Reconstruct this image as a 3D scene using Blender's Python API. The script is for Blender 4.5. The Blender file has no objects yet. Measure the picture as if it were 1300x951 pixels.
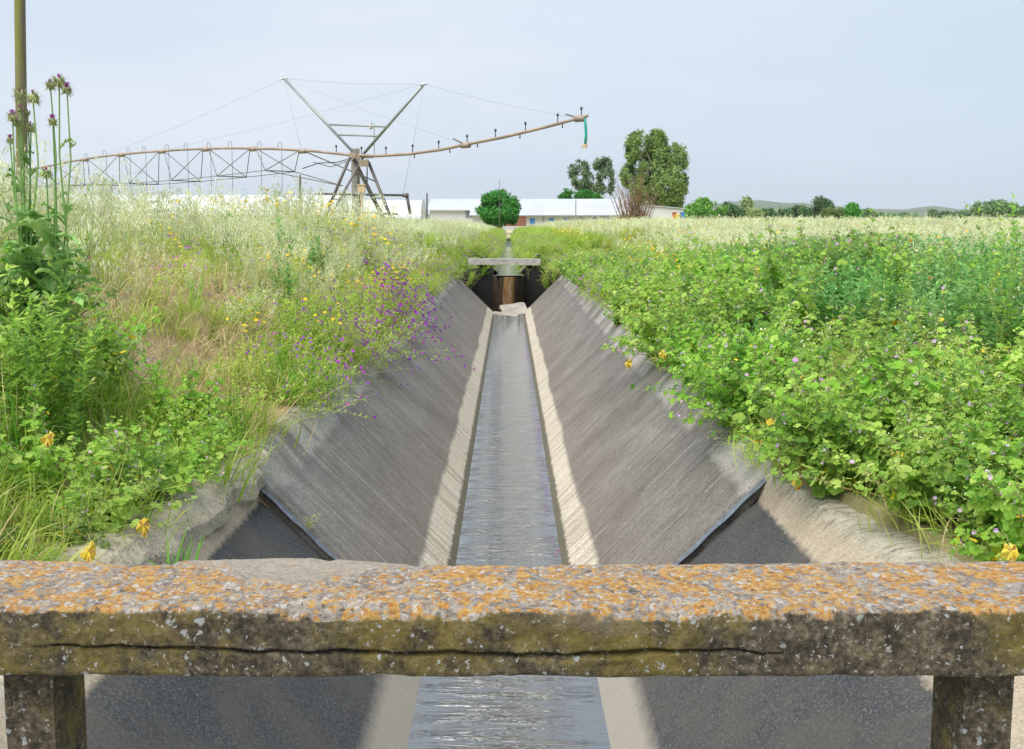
import bpy, math, random
import numpy as np
from mathutils import Vector, Euler, Matrix

R = math.radians
RNG = np.random.default_rng(7)
rnd = random.Random(11)
SC = bpy.context.scene
COL = SC.collection

# ------------------------------------------------------------------ camera
PITCH = R(6.5)
CAMZ = 1.6
F = 1300.0
CX, CY = 646.0, 430.0
cam_d = bpy.data.cameras.new('camera')
cam_d.sensor_width = 36; cam_d.lens = 36.0
cam_d.sensor_fit = 'HORIZONTAL'
cam_d.shift_x = (650 - CX) / 1300.0
cam_d.shift_y = -(475.5 - CY) / 1300.0
cam_d.clip_start = 0.05; cam_d.clip_end = 20000
cam = bpy.data.objects.new('camera', cam_d)
cam.location = (0, 0, CAMZ); cam.rotation_euler = (R(90) - PITCH, 0, 0)
COL.objects.link(cam); SC.camera = cam

# ------------------------------------------------------------------ world, sun, exposure
SUN_EL, SUN_AZ = 58.0, 215.0      # azimuth clockwise from +Y (ahead)
world = bpy.data.worlds.new('World'); SC.world = world
world.use_nodes = True
nt = world.node_tree; nt.nodes.clear()
def N(t, typ, **kw):
    n = t.nodes.new(typ)
    for k, v in kw.items():
        setattr(n, k, v)
    return n
out = N(nt, 'ShaderNodeOutputWorld'); bg = N(nt, 'ShaderNodeBackground')
sky = N(nt, 'ShaderNodeTexSky', sky_type='NISHITA', sun_disc=False)
sky.sun_elevation = R(SUN_EL); sky.sun_rotation = R(SUN_AZ)
sky.air_density = 1.0; sky.dust_density = 2.0; sky.ozone_density = 1.0
tc = N(nt, 'ShaderNodeTexCoord'); mp = N(nt, 'ShaderNodeMapping'); mp.inputs['Scale'].default_value = (1.6, 1.6, 7.5)
nz = N(nt, 'ShaderNodeTexNoise'); nz.inputs['Scale'].default_value = 1.3; nz.inputs['Detail'].default_value = 4; nz.inputs['Roughness'].default_value = .5
rp = N(nt, 'ShaderNodeValToRGB')
rp.color_ramp.elements[0].position = .40; rp.color_ramp.elements[0].color = (4.45, 5.1, 5.9, 1)
rp.color_ramp.elements[1].position = .62; rp.color_ramp.elements[1].color = (5.2, 5.65, 6.25, 1)
mx = N(nt, 'ShaderNodeMixRGB'); mx.inputs[0].default_value = .96
bg.inputs['Strength'].default_value = 0.05
nt.links.new(tc.outputs['Generated'], mp.inputs[0]); nt.links.new(mp.outputs[0], nz.inputs['Vector'])
nt.links.new(nz.outputs[0], rp.inputs[0]); nt.links.new(sky.outputs[0], mx.inputs[1]); sx = N(nt, 'ShaderNodeSeparateXYZ'); nt.links.new(tc.outputs['Generated'], sx.inputs[0])
gr = N(nt, 'ShaderNodeMapRange', interpolation_type='SMOOTHSTEP'); gr.inputs[1].default_value = -.15; gr.inputs[2].default_value = .6; nt.links.new(sx.outputs[0], gr.inputs[0])
m2 = N(nt, 'ShaderNodeMixRGB'); m2.inputs[2].default_value = (4.2, 4.95, 5.8, 1); nt.links.new(gr.outputs[0], m2.inputs[0]); nt.links.new(rp.outputs[0], m2.inputs[1])
nt.links.new(m2.outputs[0], mx.inputs[2])
nt.links.new(mx.outputs[0], bg.inputs[0]); nt.links.new(bg.outputs[0], out.inputs[0])

sun_d = bpy.data.lights.new('sun', 'SUN'); sun_d.energy = 1.5; sun_d.angle = R(50); sun_d.color = (1, .965, .90)
sun = bpy.data.objects.new('sun', sun_d)
az, el = R(SUN_AZ), R(SUN_EL)
to_sun = Vector((math.sin(az) * math.cos(el), math.cos(az) * math.cos(el), math.sin(el)))
sun.rotation_euler = to_sun.to_track_quat('Z', 'Y').to_euler()
sun.location = (-8, -8, 20)
COL.objects.link(sun)
vs = SC.view_settings
vs.view_transform = 'Standard'; vs.look = 'None'; vs.exposure = 1.65; vs.gamma = 1; vs.use_curve_mapping = False
SC.cycles.max_bounces = 8; SC.cycles.diffuse_bounces = 6; SC.cycles.glossy_bounces = 2
SC.cycles.transmission_bounces = 6; SC.cycles.transparent_max_bounces = 4; SC.cycles.volume_bounces = 0
SC.cycles.use_denoising = True
HAZE = 0.00006

# ------------------------------------------------------------------ helpers
def P(px, py, Y):
    """point of the place on the line of sight through photo pixel (px, py), Y metres ahead"""
    u = (px - CX) / F; v = -(py - CY) / F
    cp, sp = math.cos(PITCH), math.sin(PITCH)
    dx, dy, dz = u, cp + v * sp, -sp + v * cp
    t = Y / dy
    return np.array((dx * t, Y, CAMZ + dz * t))

def hash3(ix, iy, iz):
    n = (ix * 374761393 + iy * 668265263 + iz * 2147483647 ^ (iz * 1274126177)) & 0xffffffff
    n = ((n ^ (n >> 13)) * 1274126177) & 0xffffffff
    return ((n ^ (n >> 16)) & 0xffffff) / float(0xffffff)
def vnoise(x, y, z):
    x, y, z = np.broadcast_arrays(np.asarray(x, float), np.asarray(y, float), np.asarray(z, float))
    ix, iy, iz = np.floor(x).astype(np.int64), np.floor(y).astype(np.int64), np.floor(z).astype(np.int64)
    fx, fy, fz = x - ix, y - iy, z - iz
    fx = fx * fx * (3 - 2 * fx); fy = fy * fy * (3 - 2 * fy); fz = fz * fz * (3 - 2 * fz)
    r = 0
    for a in (0, 1):
        for b in (0, 1):
            for c in (0, 1):
                w = (fx if a else 1 - fx) * (fy if b else 1 - fy) * (fz if c else 1 - fz)
                r = r + w * hash3(ix + a, iy + b, iz + c)
    return r * 2 - 1
def fbm(x, y, z, o=4):
    r = 0; a = 1; s = 0
    for k in range(o):
        r = r + a * vnoise(x * 2**k + 17 * k, y * 2**k, z * 2**k); s += a; a *= .5
    return r / s
def ss(x, a, b):
    t = np.clip((np.asarray(x, float) - a) / (b - a), 0, 1); return t * t * (3 - 2 * t)

class MB:
    def __init__(s):
        s.v = []; s.f = []; s.m = []; s.n = 0
    def add(s, verts, faces, m=0):
        b = s.n
        s.v.extend([tuple(map(float, q)) for q in verts]); s.n += len(verts)
        s.f.extend([tuple(b + i for i in f) for f in faces]); s.m.extend([m] * len(faces))
    def box(s, c, h, m=0, rot=None):
        c = np.array(c, float); vs_ = []
        for sx in (-1, 1):
            for sy in (-1, 1):
                for sz in (-1, 1):
                    d = np.array((sx * h[0], sy * h[1], sz * h[2]))
                    if rot is not None: d = rot @ d
                    vs_.append(c + d)
        s.add(vs_, [(0, 1, 3, 2), (4, 6, 7, 5), (0, 4, 5, 1), (2, 3, 7, 6), (0, 2, 6, 4), (1, 5, 7, 3)], m)
    def tube(s, pts, r, seg=6, m=0, cap=True):
        pts = [np.array(p, float) for p in pts]
        rr = r if hasattr(r, '__len__') else [r] * len(pts)
        vs_ = []; prev = None
        for i, p in enumerate(pts):
            d = pts[min(i + 1, len(pts) - 1)] - pts[max(i - 1, 0)]
            d = d / (np.linalg.norm(d) + 1e-9)
            a = prev if prev is not None else (np.array((1., 0, 0)) if abs(d[0]) < .8 else np.array((0, 1., 0)))
            a = a - d * a.dot(d); a /= np.linalg.norm(a) + 1e-9; prev = a
            b = np.cross(d, a)
            for k in range(seg):
                t = 2 * math.pi * k / seg
                vs_.append(p + rr[i] * (a * math.cos(t) + b * math.sin(t)))
        fs = []
        for i in range(len(pts) - 1):
            for k in range(seg):
                k2 = (k + 1) % seg
                fs.append((i * seg + k, i * seg + k2, (i + 1) * seg + k2, (i + 1) * seg + k))
        if cap:
            fs.append(tuple(range(seg))[::-1]); fs.append(tuple((len(pts) - 1) * seg + k for k in range(seg)))
        s.add(vs_, fs, m)
    def strip(s, pts, w, side, m=0):
        """flat ribbon (a blade) along pts"""
        side = np.array(side, float); vs_ = []
        for p, ww in zip(pts, w):
            vs_ += [np.array(p) - side * ww, np.array(p) + side * ww]
        s.add(vs_, [(2 * i, 2 * i + 1, 2 * i + 3, 2 * i + 2) for i in range(len(pts) - 1)], m)
    def mesh(s, name, mats, smooth=False):
        me = bpy.data.meshes.new(name)
        me.from_pydata(s.v, [], s.f)
        for m in mats: me.materials.append(m)
        me.polygons.foreach_set('material_index', s.m)
        if smooth: me.polygons.foreach_set('use_smooth', [True] * len(s.f))
        me.update(); return me
    def build(s, name, mats, parent=None, loc=None, smooth=False):
        if not isinstance(mats, (list, tuple)): mats = [mats]
        o = bpy.data.objects.new(name, s.mesh(name, mats, smooth)); COL.objects.link(o)
        if loc is not None: o.location = loc
        if parent is not None: o.parent = parent
        return o
def np_mesh(name, V, Q, mats, mi=None, smooth=False):
    """V (n,3), Q (m,k) polygons of one size"""
    me = bpy.data.meshes.new(name)
    k = Q.shape[1]
    me.vertices.add(len(V)); me.vertices.foreach_set('co', np.ascontiguousarray(V, dtype=np.float32).ravel())
    me.loops.add(Q.size); me.loops.foreach_set('vertex_index', Q.astype(np.int32).ravel())
    me.polygons.add(len(Q)); me.polygons.foreach_set('loop_start', np.arange(0, Q.size, k, dtype=np.int32))
    for m in mats: me.materials.append(m)
    if mi is not None: me.polygons.foreach_set('material_index', mi.astype(np.int32))
    me.update(calc_edges=True)
    me.polygons.foreach_set('use_smooth', [smooth] * len(Q))
    return me
def grid_mesh(name, G, mats, mi=None, smooth=True, flip=False):
    """G (a,b,3)"""
    a, b = G.shape[:2]
    I = np.arange(a * b).reshape(a, b)
    Q = np.stack([I[:-1, :-1], I[1:, :-1], I[1:, 1:], I[:-1, 1:]], -1).reshape(-1, 4)
    if flip: Q = Q[:, ::-1]
    return np_mesh(name, G.reshape(-1, 3), Q, mats, mi, smooth)
def link(name, me, parent=None, loc=None):
    o = bpy.data.objects.new(name, me); COL.objects.link(o)
    if parent is not None: o.parent = parent
    if loc is not None: o.location = loc
    return o
def tag(o, label=None, cat=None, group=None, kind=None):
    if label: o['label'] = label
    if cat: o['category'] = cat
    if group: o['group'] = group
    if kind: o['kind'] = kind
    return o
def empty(name, loc=(0, 0, 0)):
    o = bpy.data.objects.new(name, None); o.location = loc; o.empty_display_size = .2
    COL.objects.link(o); return o

# ------------------------------------------------------------------ materials
def new_mat(name):
    m = bpy.data.materials.new(name); m.use_nodes = True
    t = m.node_tree; b = t.nodes['Principled BSDF']
    return m, t, b
def ramp(t, stops, interp='LINEAR'):
    r = N(t, 'ShaderNodeValToRGB'); cr = r.color_ramp; cr.interpolation = interp
    while len(cr.elements) < len(stops): cr.elements.new(.5)
    for e, (p, c) in zip(cr.elements, stops):
        e.position = p; e.color = (*c, 1) if len(c) == 3 else c
    return r
def noise(t, scale, detail=4, rough=.55, mapscale=None, coord='Object', dist=0, rotz=0):
    n = N(t, 'ShaderNodeTexNoise'); n.inputs['Scale'].default_value = scale
    n.inputs['Detail'].default_value = detail; n.inputs['Roughness'].default_value = rough
    n.inputs['Distortion'].default_value = dist
    c = N(t, 'ShaderNodeTexCoord'); m = N(t, 'ShaderNodeMapping')
    if mapscale: m.inputs['Scale'].default_value = mapscale
    t.links.new(c.outputs[coord], m.inputs[0]); t.links.new(m.outputs[0], n.inputs['Vector'])
    return n
def mixc(t, fac, a, b, mode='MIX'):
    m = N(t, 'ShaderNodeMixRGB', blend_type=mode)
    for i, x in ((0, fac), (1, a), (2, b)):
        if hasattr(x, 'links') or isinstance(x, bpy.types.NodeSocket): t.links.new(x, m.inputs[i])
        elif isinstance(x, (int, float)): m.inputs[i].default_value = x
        else: m.inputs[i].default_value = (*x, 1)
    return m.outputs[0]
def math_n(t, op, a, b=None, clamp=False):
    m = N(t, 'ShaderNodeMath', operation=op, use_clamp=clamp)
    for i, x in ((0, a), (1, b)):
        if x is None: continue
        if isinstance(x, bpy.types.NodeSocket): t.links.new(x, m.inputs[i])
        else: m.inputs[i].default_value = x
    return m.outputs[0]
def bump(t, b, h, strength=.3, dist=.02):
    bp = N(t, 'ShaderNodeBump'); bp.inputs['Strength'].default_value = strength; bp.inputs['Distance'].default_value = dist
    t.links.new(h, bp.inputs['Height']); t.links.new(bp.outputs[0], b.inputs['Normal'])
def simple(name, col, rough=.6, metal=0, var=.12, scale=6, bmp=0):
    m, t, b = new_mat(name)
    n = noise(t, scale, 4)
    r = ramp(t, [(.3, tuple(c * (1 - var) for c in col)), (.7, tuple(min(1, c * (1 + var)) for c in col))])
    t.links.new(n.outputs[0], r.inputs[0]); t.links.new(r.outputs[0], b.inputs['Base Color'])
    b.inputs['Roughness'].default_value = rough; b.inputs['Metallic'].default_value = metal
    if bmp: bump(t, b, n.outputs[0], bmp, .01)
    return m
def leafmat(name, cols, trans=.35, rough=.55, spec=.25, obj_var=.4, patch=False):
    """leaf colour differs from leaf to leaf and from plant to plant"""
    m, t, b = new_mat(name)
    g = N(t, 'ShaderNodeNewGeometry'); oi = N(t, 'ShaderNodeObjectInfo')
    k = len(cols)
    r = ramp(t, [((i + .5) / k, c) for i, c in enumerate(cols)])
    v = math_n(t, 'ADD', math_n(t, 'MULTIPLY', g.outputs['Random Per Island'], .65), math_n(t, 'MULTIPLY', oi.outputs['Random'], .35))
    t.links.new(v, r.inputs[0])
    hs = N(t, 'ShaderNodeHueSaturation')
    hs.inputs['Hue'].default_value = .5
    t.links.new(math_n(t, 'ADD', math_n(t, 'MULTIPLY', oi.outputs['Random'], obj_var), 1 - obj_var / 2), hs.inputs['Value'])
    ln = N(t, 'ShaderNodeTexNoise'); ln.inputs['Scale'].default_value = .75; ln.inputs['Detail'].default_value = 2
    t.links.new(oi.outputs['Location'], ln.inputs['Vector'])
    t.links.new(math_n(t, 'ADD', .495, math_n(t, 'MULTIPLY', math_n(t, 'SUBTRACT', ln.outputs[0], .5), -.10)), hs.inputs['Hue'])
    t.links.new(math_n(t, 'ADD', .96, math_n(t, 'MULTIPLY', math_n(t, 'SUBTRACT', ln.outputs[0], .5), -.4)), hs.inputs['Saturation'])
    if not patch: hs.inputs['Hue'].default_value = .5; t.links.remove(hs.inputs['Hue'].links[0]); t.links.remove(hs.inputs['Saturation'].links[0])
    t.links.new(r.outputs[0], hs.inputs['Color'])
    t.links.new(hs.outputs[0], b.inputs['Base Color'])
    b.inputs['Roughness'].default_value = rough; b.inputs['Specular IOR Level'].default_value = spec
    if trans:
        tr = N(t, 'ShaderNodeBsdfTranslucent'); mxs = N(t, 'ShaderNodeMixShader'); mxs.inputs[0].default_value = trans
        o = t.nodes['Material Output']
        t.links.new(hs.outputs[0], tr.inputs[0]); t.links.new(b.outputs[0], mxs.inputs[1]); t.links.new(tr.outputs[0], mxs.inputs[2])
        t.links.new(mxs.outputs[0], o.inputs[0])
    return m

M = {}
M['mallow'] = leafmat('mallow_leaf', [(.15, .36, .06), (.26, .52, .06), (.38, .63, .08), (.52, .71, .15)], trans=.55, patch=True)
M['mallow_dark'] = leafmat('herb_leaf', [(.09, .27, .06), (.14, .38, .09), (.20, .48, .12), (.32, .56, .19)], trans=.45, patch=True)
M['yellow_leaf'] = leafmat('yellowed_leaf', [(.66, .52, .03), (.78, .66, .05), (.62, .40, .04)], trans=.3)
m, t, b = new_mat('withered_leaf')
wn = noise(t, 28, 5, .7); wr = ramp(t, [(.40, (.20, .10, .03)), (.46, (.50, .33, .03)), (.54, (.66, .50, .04)), (.68, (.46, .48, .09))]); t.links.new(wn.outputs[0], wr.inputs[0])
t.links.new(wr.outputs[0], b.inputs['Base Color']); b.inputs['Roughness'].default_value = .6; bump(t, b, wn.outputs[0], .6, .004)
M['withered'] = m
M['grass'] = leafmat('grass_blade', [(.26, .44, .04), (.38, .58, .05), (.50, .66, .09), (.60, .68, .24)], trans=.5, patch=True)
M['bud'] = leafmat('pale_bud', [(.48, .58, .26), (.62, .68, .38), (.56, .44, .30)], trans=.3)
M['grass_long'] = leafmat('long_grass_blade', [(.10, .33, .03), (.20, .48, .05), (.32, .56, .08)], trans=.4)
M['straw'] = leafmat('dry_straw', [(.56, .43, .20), (.68, .55, .30), (.46, .31, .13), (.74, .65, .40)], trans=.25)
M['oat'] = leafmat('oat_spikelet', [(.64, .70, .42), (.78, .80, .56), (.86, .86, .70)], trans=.35)
M['oatstem'] = leafmat('oat_stem', [(.42, .54, .16), (.58, .60, .26), (.68, .62, .36)], trans=.3)
M['stem'] = leafmat('green_stem', [(.14, .24, .05), (.22, .30, .08), (.28, .22, .08)], trans=.1)
M['brownstem'] = leafmat('brown_stem', [(.16, .10, .05), (.26, .16, .08), (.34, .24, .14)], trans=0)
M['pink'] = leafmat('pink_petal', [(.68, .40, .78), (.80, .58, .86), (.62, .28, .70)], trans=.3)
M['purple'] = leafmat('purple_petal', [(.36, .03, .52), (.46, .06, .60), (.30, .06, .62), (.56, .05, .46)], trans=.25)
M['yellow'] = leafmat('yellow_petal', [(.85, .60, .02), (.90, .70, .03), (.85, .45, .01)], trans=.25)
M['red'] = leafmat('poppy_petal', [(.75, .05, .02), (.8, .1, .03)], trans=.3)
M['thistle'] = leafmat('thistle_green', [(.18, .36, .10), (.28, .48, .14), (.38, .55, .20)], trans=.2)
M['bract'] = leafmat('thistle_bract', [(.30, .36, .16), (.42, .44, .22), (.24, .30, .12)], trans=.15)
M['magenta'] = leafmat('thistle_tuft', [(.50, .05, .48), (.38, .06, .36), (.55, .15, .50)], trans=.2)
M['euca'] = leafmat('eucalyptus_leaf', [(.11, .19, .07), (.17, .27, .08), (.27, .36, .08), (.12, .20, .10)], trans=.25)
M['euca_grey'] = leafmat('grey_green_leaf', [(.15, .23, .13), (.22, .31, .14), (.28, .35, .13)], trans=.2)
M['round'] = leafmat('fig_leaf', [(.04, .19, .035), (.07, .28, .045), (.12, .36, .06)], trans=.2)
M['bushgreen'] = leafmat('bush_leaf', [(.10, .27, .05), (.16, .38, .07), (.24, .44, .09)], trans=.2)
M['far'] = leafmat('far_tree_leaf', [(.08, .16, .08), (.12, .22, .10), (.17, .27, .11)], trans=.15)
M['bark'] = simple('bark', (.30, .25, .20), .9, scale=3, var=.3)
M['bark_pale'] = simple('pale_bark', (.42, .36, .30), .9, scale=3, var=.3)

# earth: bare ochre soil with dry litter, greener far away
m, t, b = new_mat('ground_soil')
n1 = noise(t, .35, 5); n2 = noise(t, 9, 6, .7); n3 = noise(t, 60, 3, .7, mapscale=(1, .25, 1))
soil = ramp(t, [(.3, (.29, .205, .115)), (.55, (.40, .295, .17)), (.75, (.50, .39, .24))]); t.links.new(n2.outputs[0], soil.inputs[0])
green = ramp(t, [(.3, (.10, .17, .04)), (.6, (.22, .30, .08)), (.8, (.42, .42, .20))]); t.links.new(n2.outputs[0], green.inputs[0])
c = N(t, 'ShaderNodeTexCoord'); sp = N(t, 'ShaderNodeSeparateXYZ'); t.links.new(c.outputs['Object'], sp.inputs[0])
yf = N(t, 'ShaderNodeMapRange'); yf.inputs[1].default_value = 14; yf.inputs[2].default_value = 30
t.links.new(sp.outputs[1], yf.inputs[0])
xr = N(t, 'ShaderNodeMapRange'); xr.inputs[1].default_value = 0; xr.inputs[2].default_value = 1; t.links.new(sp.outputs[0], xr.inputs[0])
mask = math_n(t, 'MAXIMUM', yf.outputs[0], math_n(t, 'MULTIPLY', xr.outputs[0], .35), True)
farf = ramp(t, [(.35, (.30, .33, .13)), (.5, (.46, .45, .24)), (.7, (.56, .52, .32))])
n4 = noise(t, .05, 5, .6, mapscale=(.4, 1, 1)); t.links.new(n4.outputs[0], farf.inputs[0])
ff = N(t, 'ShaderNodeMapRange'); ff.inputs[1].default_value = 40; ff.inputs[2].default_value = 90; t.links.new(sp.outputs[1], ff.inputs[0])
col = mixc(t, mask, soil.outputs[0], green.outputs[0])
col = mixc(t, ff.outputs[0], col, farf.outputs[0])
t.links.new(col, b.inputs['Base Color']); b.inputs['Roughness'].default_value = .95
bump(t, b, n2.outputs[0], .8, .08)
M['ground'] = m

def wall_material(name, side):
    """float finished concrete: streaks run down the slope, cream lime band at the foot, algae at the water line"""
    m, t, b = new_mat(name)
    c = N(t, 'ShaderNodeTexCoord'); sp = N(t, 'ShaderNodeSeparateXYZ'); t.links.new(c.outputs['Object'], sp.inputs[0])
    X, Y, Z = sp.outputs
    st = noise(t, 1, 6, .62, mapscale=(.8, 16, .8), dist=.3)
    st2 = noise(t, 1, 4, .6, mapscale=(2.2, 60, 2.2))
    bl = noise(t, 1.1, 5, .6, dist=.4)
    fine = noise(t, 45, 4, .7)
    base = ramp(t, [(.38, (.075, .067, .060)), (.46, (.13, .118, .108)), (.53, (.175, .162, .150)), (.64, (.27, .255, .238))])
    st3 = noise(t, 6, 6, .7)
    v = math_n(t, 'ADD', math_n(t, 'MULTIPLY', st.outputs[0], .26), math_n(t, 'ADD', math_n(t, 'MULTIPLY', bl.outputs[0], .36), math_n(t, 'ADD', math_n(t, 'MULTIPLY', st2.outputs[0], .16), math_n(t, 'MULTIPLY', st3.outputs[0], .22))))
    t.links.new(v, base.inputs[0])
    # warmer, browner lower half
    low = N(t, 'ShaderNodeMapRange'); low.inputs[1].default_value = -.35; low.inputs[2].default_value = -1.15; t.links.new(Z, low.inputs[0])
    warm = mixc(t, .45, base.outputs[0], (.22, .18, .145))
    col = mixc(t, low.outputs[0], base.outputs[0], warm)
    # paler stained lip patches above the break line at 0.23 m below the rim
    zz = math_n(t, 'ADD', Z, math_n(t, 'MULTIPLY', math_n(t, 'SUBTRACT', bl.outputs[0], .5), .10))
    lip = N(t, 'ShaderNodeMapRange'); lip.inputs[1].default_value = -.25; lip.inputs[2].default_value = -.20; t.links.new(zz, lip.inputs[0])
    pn = noise(t, 1, 4, .55, mapscale=(.6, 1.5, .6), dist=.5)
    pr = ramp(t, [(.44, (0, 0, 0)), (.56, (1, 1, 1))]); t.links.new(pn.outputs[0], pr.inputs[0])
    lf = math_n(t, 'MULTIPLY', lip.outputs[0], math_n(t, 'MULTIPLY', pr.outputs[0], .75))
    col = mixc(t, lf, col, (.36, .345, .32))
    # dark line under the lip
    dl = N(t, 'ShaderNodeMapRange'); dl.inputs[1].default_value = .0; dl.inputs[2].default_value = .035
    t.links.new(math_n(t, 'ABSOLUTE', math_n(t, 'ADD', zz, .265)), dl.inputs[0])
    dk = math_n(t, 'MULTIPLY', math_n(t, 'SUBTRACT', 1.0, dl.outputs[0]), .22)
    col = mixc(t, dk, col, (.11, .105, .10))
    # fine joint lines across the slope, pale with a dark edge
    for per, off, wdt, cc, k in ((1.13, .0, .008, (.38, .36, .33), .8), (1.13, .013, .008, (.09, .085, .08), .5), (.47, .2, .0035, (.38, .36, .34), .6), (3.39, .55, .012, (.07, .068, .065), .7)):
        wob = math_n(t, 'MULTIPLY', math_n(t, 'SUBTRACT', bl.outputs[0], .5), .03)
        ph = math_n(t, 'MODULO', math_n(t, 'ADD', math_n(t, 'ADD', Y, wob), off + 30 * per), per)
        d = math_n(t, 'ABSOLUTE', math_n(t, 'SUBTRACT', ph, per / 2))
        lm = math_n(t, 'MULTIPLY', math_n(t, 'LESS_THAN', d, wdt), k)
        if per != 3.39:
            bn = noise(t, 1.7, 2, .5, mapscale=(1, 1, 1)); lm = math_n(t, 'MULTIPLY', lm, math_n(t, 'GREATER_THAN', bn.outputs[0], .40))
        col = mixc(t, lm, col, cc)
    # lime band: clean upper edge, ragged foot
    rg = noise(t, 1, 4, .7, mapscale=(1, 26, 1)); wv = noise(t, .6, 3, .5)
    e_up = math_n(t, 'ADD', Z, math_n(t, 'ADD', math_n(t, 'MULTIPLY', math_n(t, 'SUBTRACT', rg.outputs[0], .5), .05), math_n(t, 'MULTIPLY', math_n(t, 'SUBTRACT', wv.outputs[0], .5), .12)))
    bd = N(t, 'ShaderNodeMapRange'); bd.inputs[1].default_value = -1.10; bd.inputs[2].default_value = -1.135; t.links.new(e_up, bd.inputs[0])
    creme = ramp(t, [(.38, (.36, .31, .24)), (.5, (.52, .46, .37)), (.65, (.62, .57, .48))]); t.links.new(st.outputs[0], creme.inputs[0])
    col = mixc(t, math_n(t, 'MULTIPLY', bd.outputs[0], .92), col, creme.outputs[0])
    e_lo = math_n(t, 'ADD', Z, math_n(t, 'MULTIPLY', math_n(t, 'SUBTRACT', rg.outputs[0], .5), .10))
    al = N(t, 'ShaderNodeMapRange'); al.inputs[1].default_value = -1.285; al.inputs[2].default_value = -1.298; t.links.new(e_lo, al.inputs[0])
    col = mixc(t, math_n(t, 'MULTIPLY', al.outputs[0], .9), col, (.075, .068, .04))
    # specks of gravel and stain
    sk = noise(t, 26, 2, .5); skr = ramp(t, [(.70, (0, 0, 0)), (.73, (1, 1, 1))]); t.links.new(sk.outputs[0], skr.inputs[0])
    col = mixc(t, math_n(t, 'MULTIPLY', skr.outputs[0], .5), col, (.36, .27, .18))
    fr = ramp(t, [(.36, (.70, .70, .70)), (.64, (1.28, 1.27, 1.25))]); t.links.new(fine.outputs[0], fr.inputs[0])
    col = mixc(t, 1.0, col, fr.outputs[0], 'MULTIPLY')
    t.links.new(col, b.inputs['Base Color']); b.inputs['Roughness'].default_value = .8
    bump(t, b, math_n(t, 'ADD', math_n(t, 'MULTIPLY', st2.outputs[0], 1.0), math_n(t, 'MULTIPLY', fine.outputs[0], .5)), .35, .012)
    return m
M['wall'] = wall_material('canal_concrete', 1)

# wing walls next to the bridge: rough pale crest, cream band, dark wet foot
m, t, b = new_mat('wing_wall_concrete')
c = N(t, 'ShaderNodeTexCoord'); sp = N(t, 'ShaderNodeSeparateXYZ'); t.links.new(c.outputs['Object'], sp.inputs[0])
big = noise(t, 3, 6, .65); fi = noise(t, 70, 5, .8); flu = noise(t, 1, 4, .6, mapscale=(9, 30, 9)); fl2 = noise(t, 14, 6, .7)
pale = ramp(t, [(.39, (.14, .125, .10)), (.46, (.31, .28, .22)), (.52, (.46, .42, .34)), (.63, (.62, .57, .48))])
t.links.new(math_n(t, 'ADD', math_n(t, 'MULTIPLY', flu.outputs[0], .35), math_n(t, 'ADD', math_n(t, 'MULTIPLY', big.outputs[0], .25), math_n(t, 'MULTIPLY', fi.outputs[0], .40))), pale.inputs[0])
zz = math_n(t, 'ADD', sp.outputs[2], math_n(t, 'MULTIPLY', math_n(t, 'SUBTRACT', fl2.outputs[0], .5), .06))
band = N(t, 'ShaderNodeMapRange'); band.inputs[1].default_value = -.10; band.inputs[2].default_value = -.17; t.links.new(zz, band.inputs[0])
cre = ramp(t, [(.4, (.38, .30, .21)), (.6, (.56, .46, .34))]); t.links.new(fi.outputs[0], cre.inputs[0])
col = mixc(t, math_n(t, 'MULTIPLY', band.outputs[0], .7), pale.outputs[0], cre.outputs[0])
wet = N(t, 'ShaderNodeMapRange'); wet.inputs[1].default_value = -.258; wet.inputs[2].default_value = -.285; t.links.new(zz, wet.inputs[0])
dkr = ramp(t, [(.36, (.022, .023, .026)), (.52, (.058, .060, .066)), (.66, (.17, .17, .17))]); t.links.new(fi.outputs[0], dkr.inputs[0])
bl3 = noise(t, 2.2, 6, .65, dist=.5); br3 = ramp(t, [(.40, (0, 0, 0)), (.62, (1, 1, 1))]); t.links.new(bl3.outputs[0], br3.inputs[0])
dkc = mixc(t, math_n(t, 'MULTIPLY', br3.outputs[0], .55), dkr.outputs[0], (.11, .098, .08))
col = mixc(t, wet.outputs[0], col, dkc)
lim = N(t, 'ShaderNodeMapRange'); lim.inputs[1].default_value = -1.12; lim.inputs[2].default_value = -1.2; t.links.new(zz, lim.inputs[0])
col = mixc(t, math_n(t, 'MULTIPLY', lim.outputs[0], .7), col, (.45, .41, .34))
t.links.new(col, b.inputs['Base Color']); b.inputs['Roughness'].default_value = .85
bump(t, b, math_n(t, 'ADD', fi.outputs[0], math_n(t, 'MULTIPLY', flu.outputs[0], 1.2)), .7, .015)
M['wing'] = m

m, t, b = new_mat('crumbled_concrete')
fi = noise(t, 55, 6, .8); big = noise(t, 5, 6, .7)
pale = ramp(t, [(.36, (.14, .115, .085)), (.43, (.34, .29, .225)), (.50, (.56, .49, .38)), (.62, (.74, .67, .54))])
t.links.new(math_n(t, 'ADD', math_n(t, 'MULTIPLY', fi.outputs[0], .6), math_n(t, 'MULTIPLY', big.outputs[0], .4)), pale.inputs[0])
t.links.new(pale.outputs[0], b.inputs['Base Color']); b.inputs['Roughness'].default_value = .92
bump(t, b, fi.outputs[0], .9, .02)
M['rough'] = m
M['mastic'] = simple('joint_mastic', (.13, .155, .19), .55, scale=30, var=.3, bmp=.3)
M['darkgap'] = simple('joint_gap', (.02, .02, .02), .9)

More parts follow.
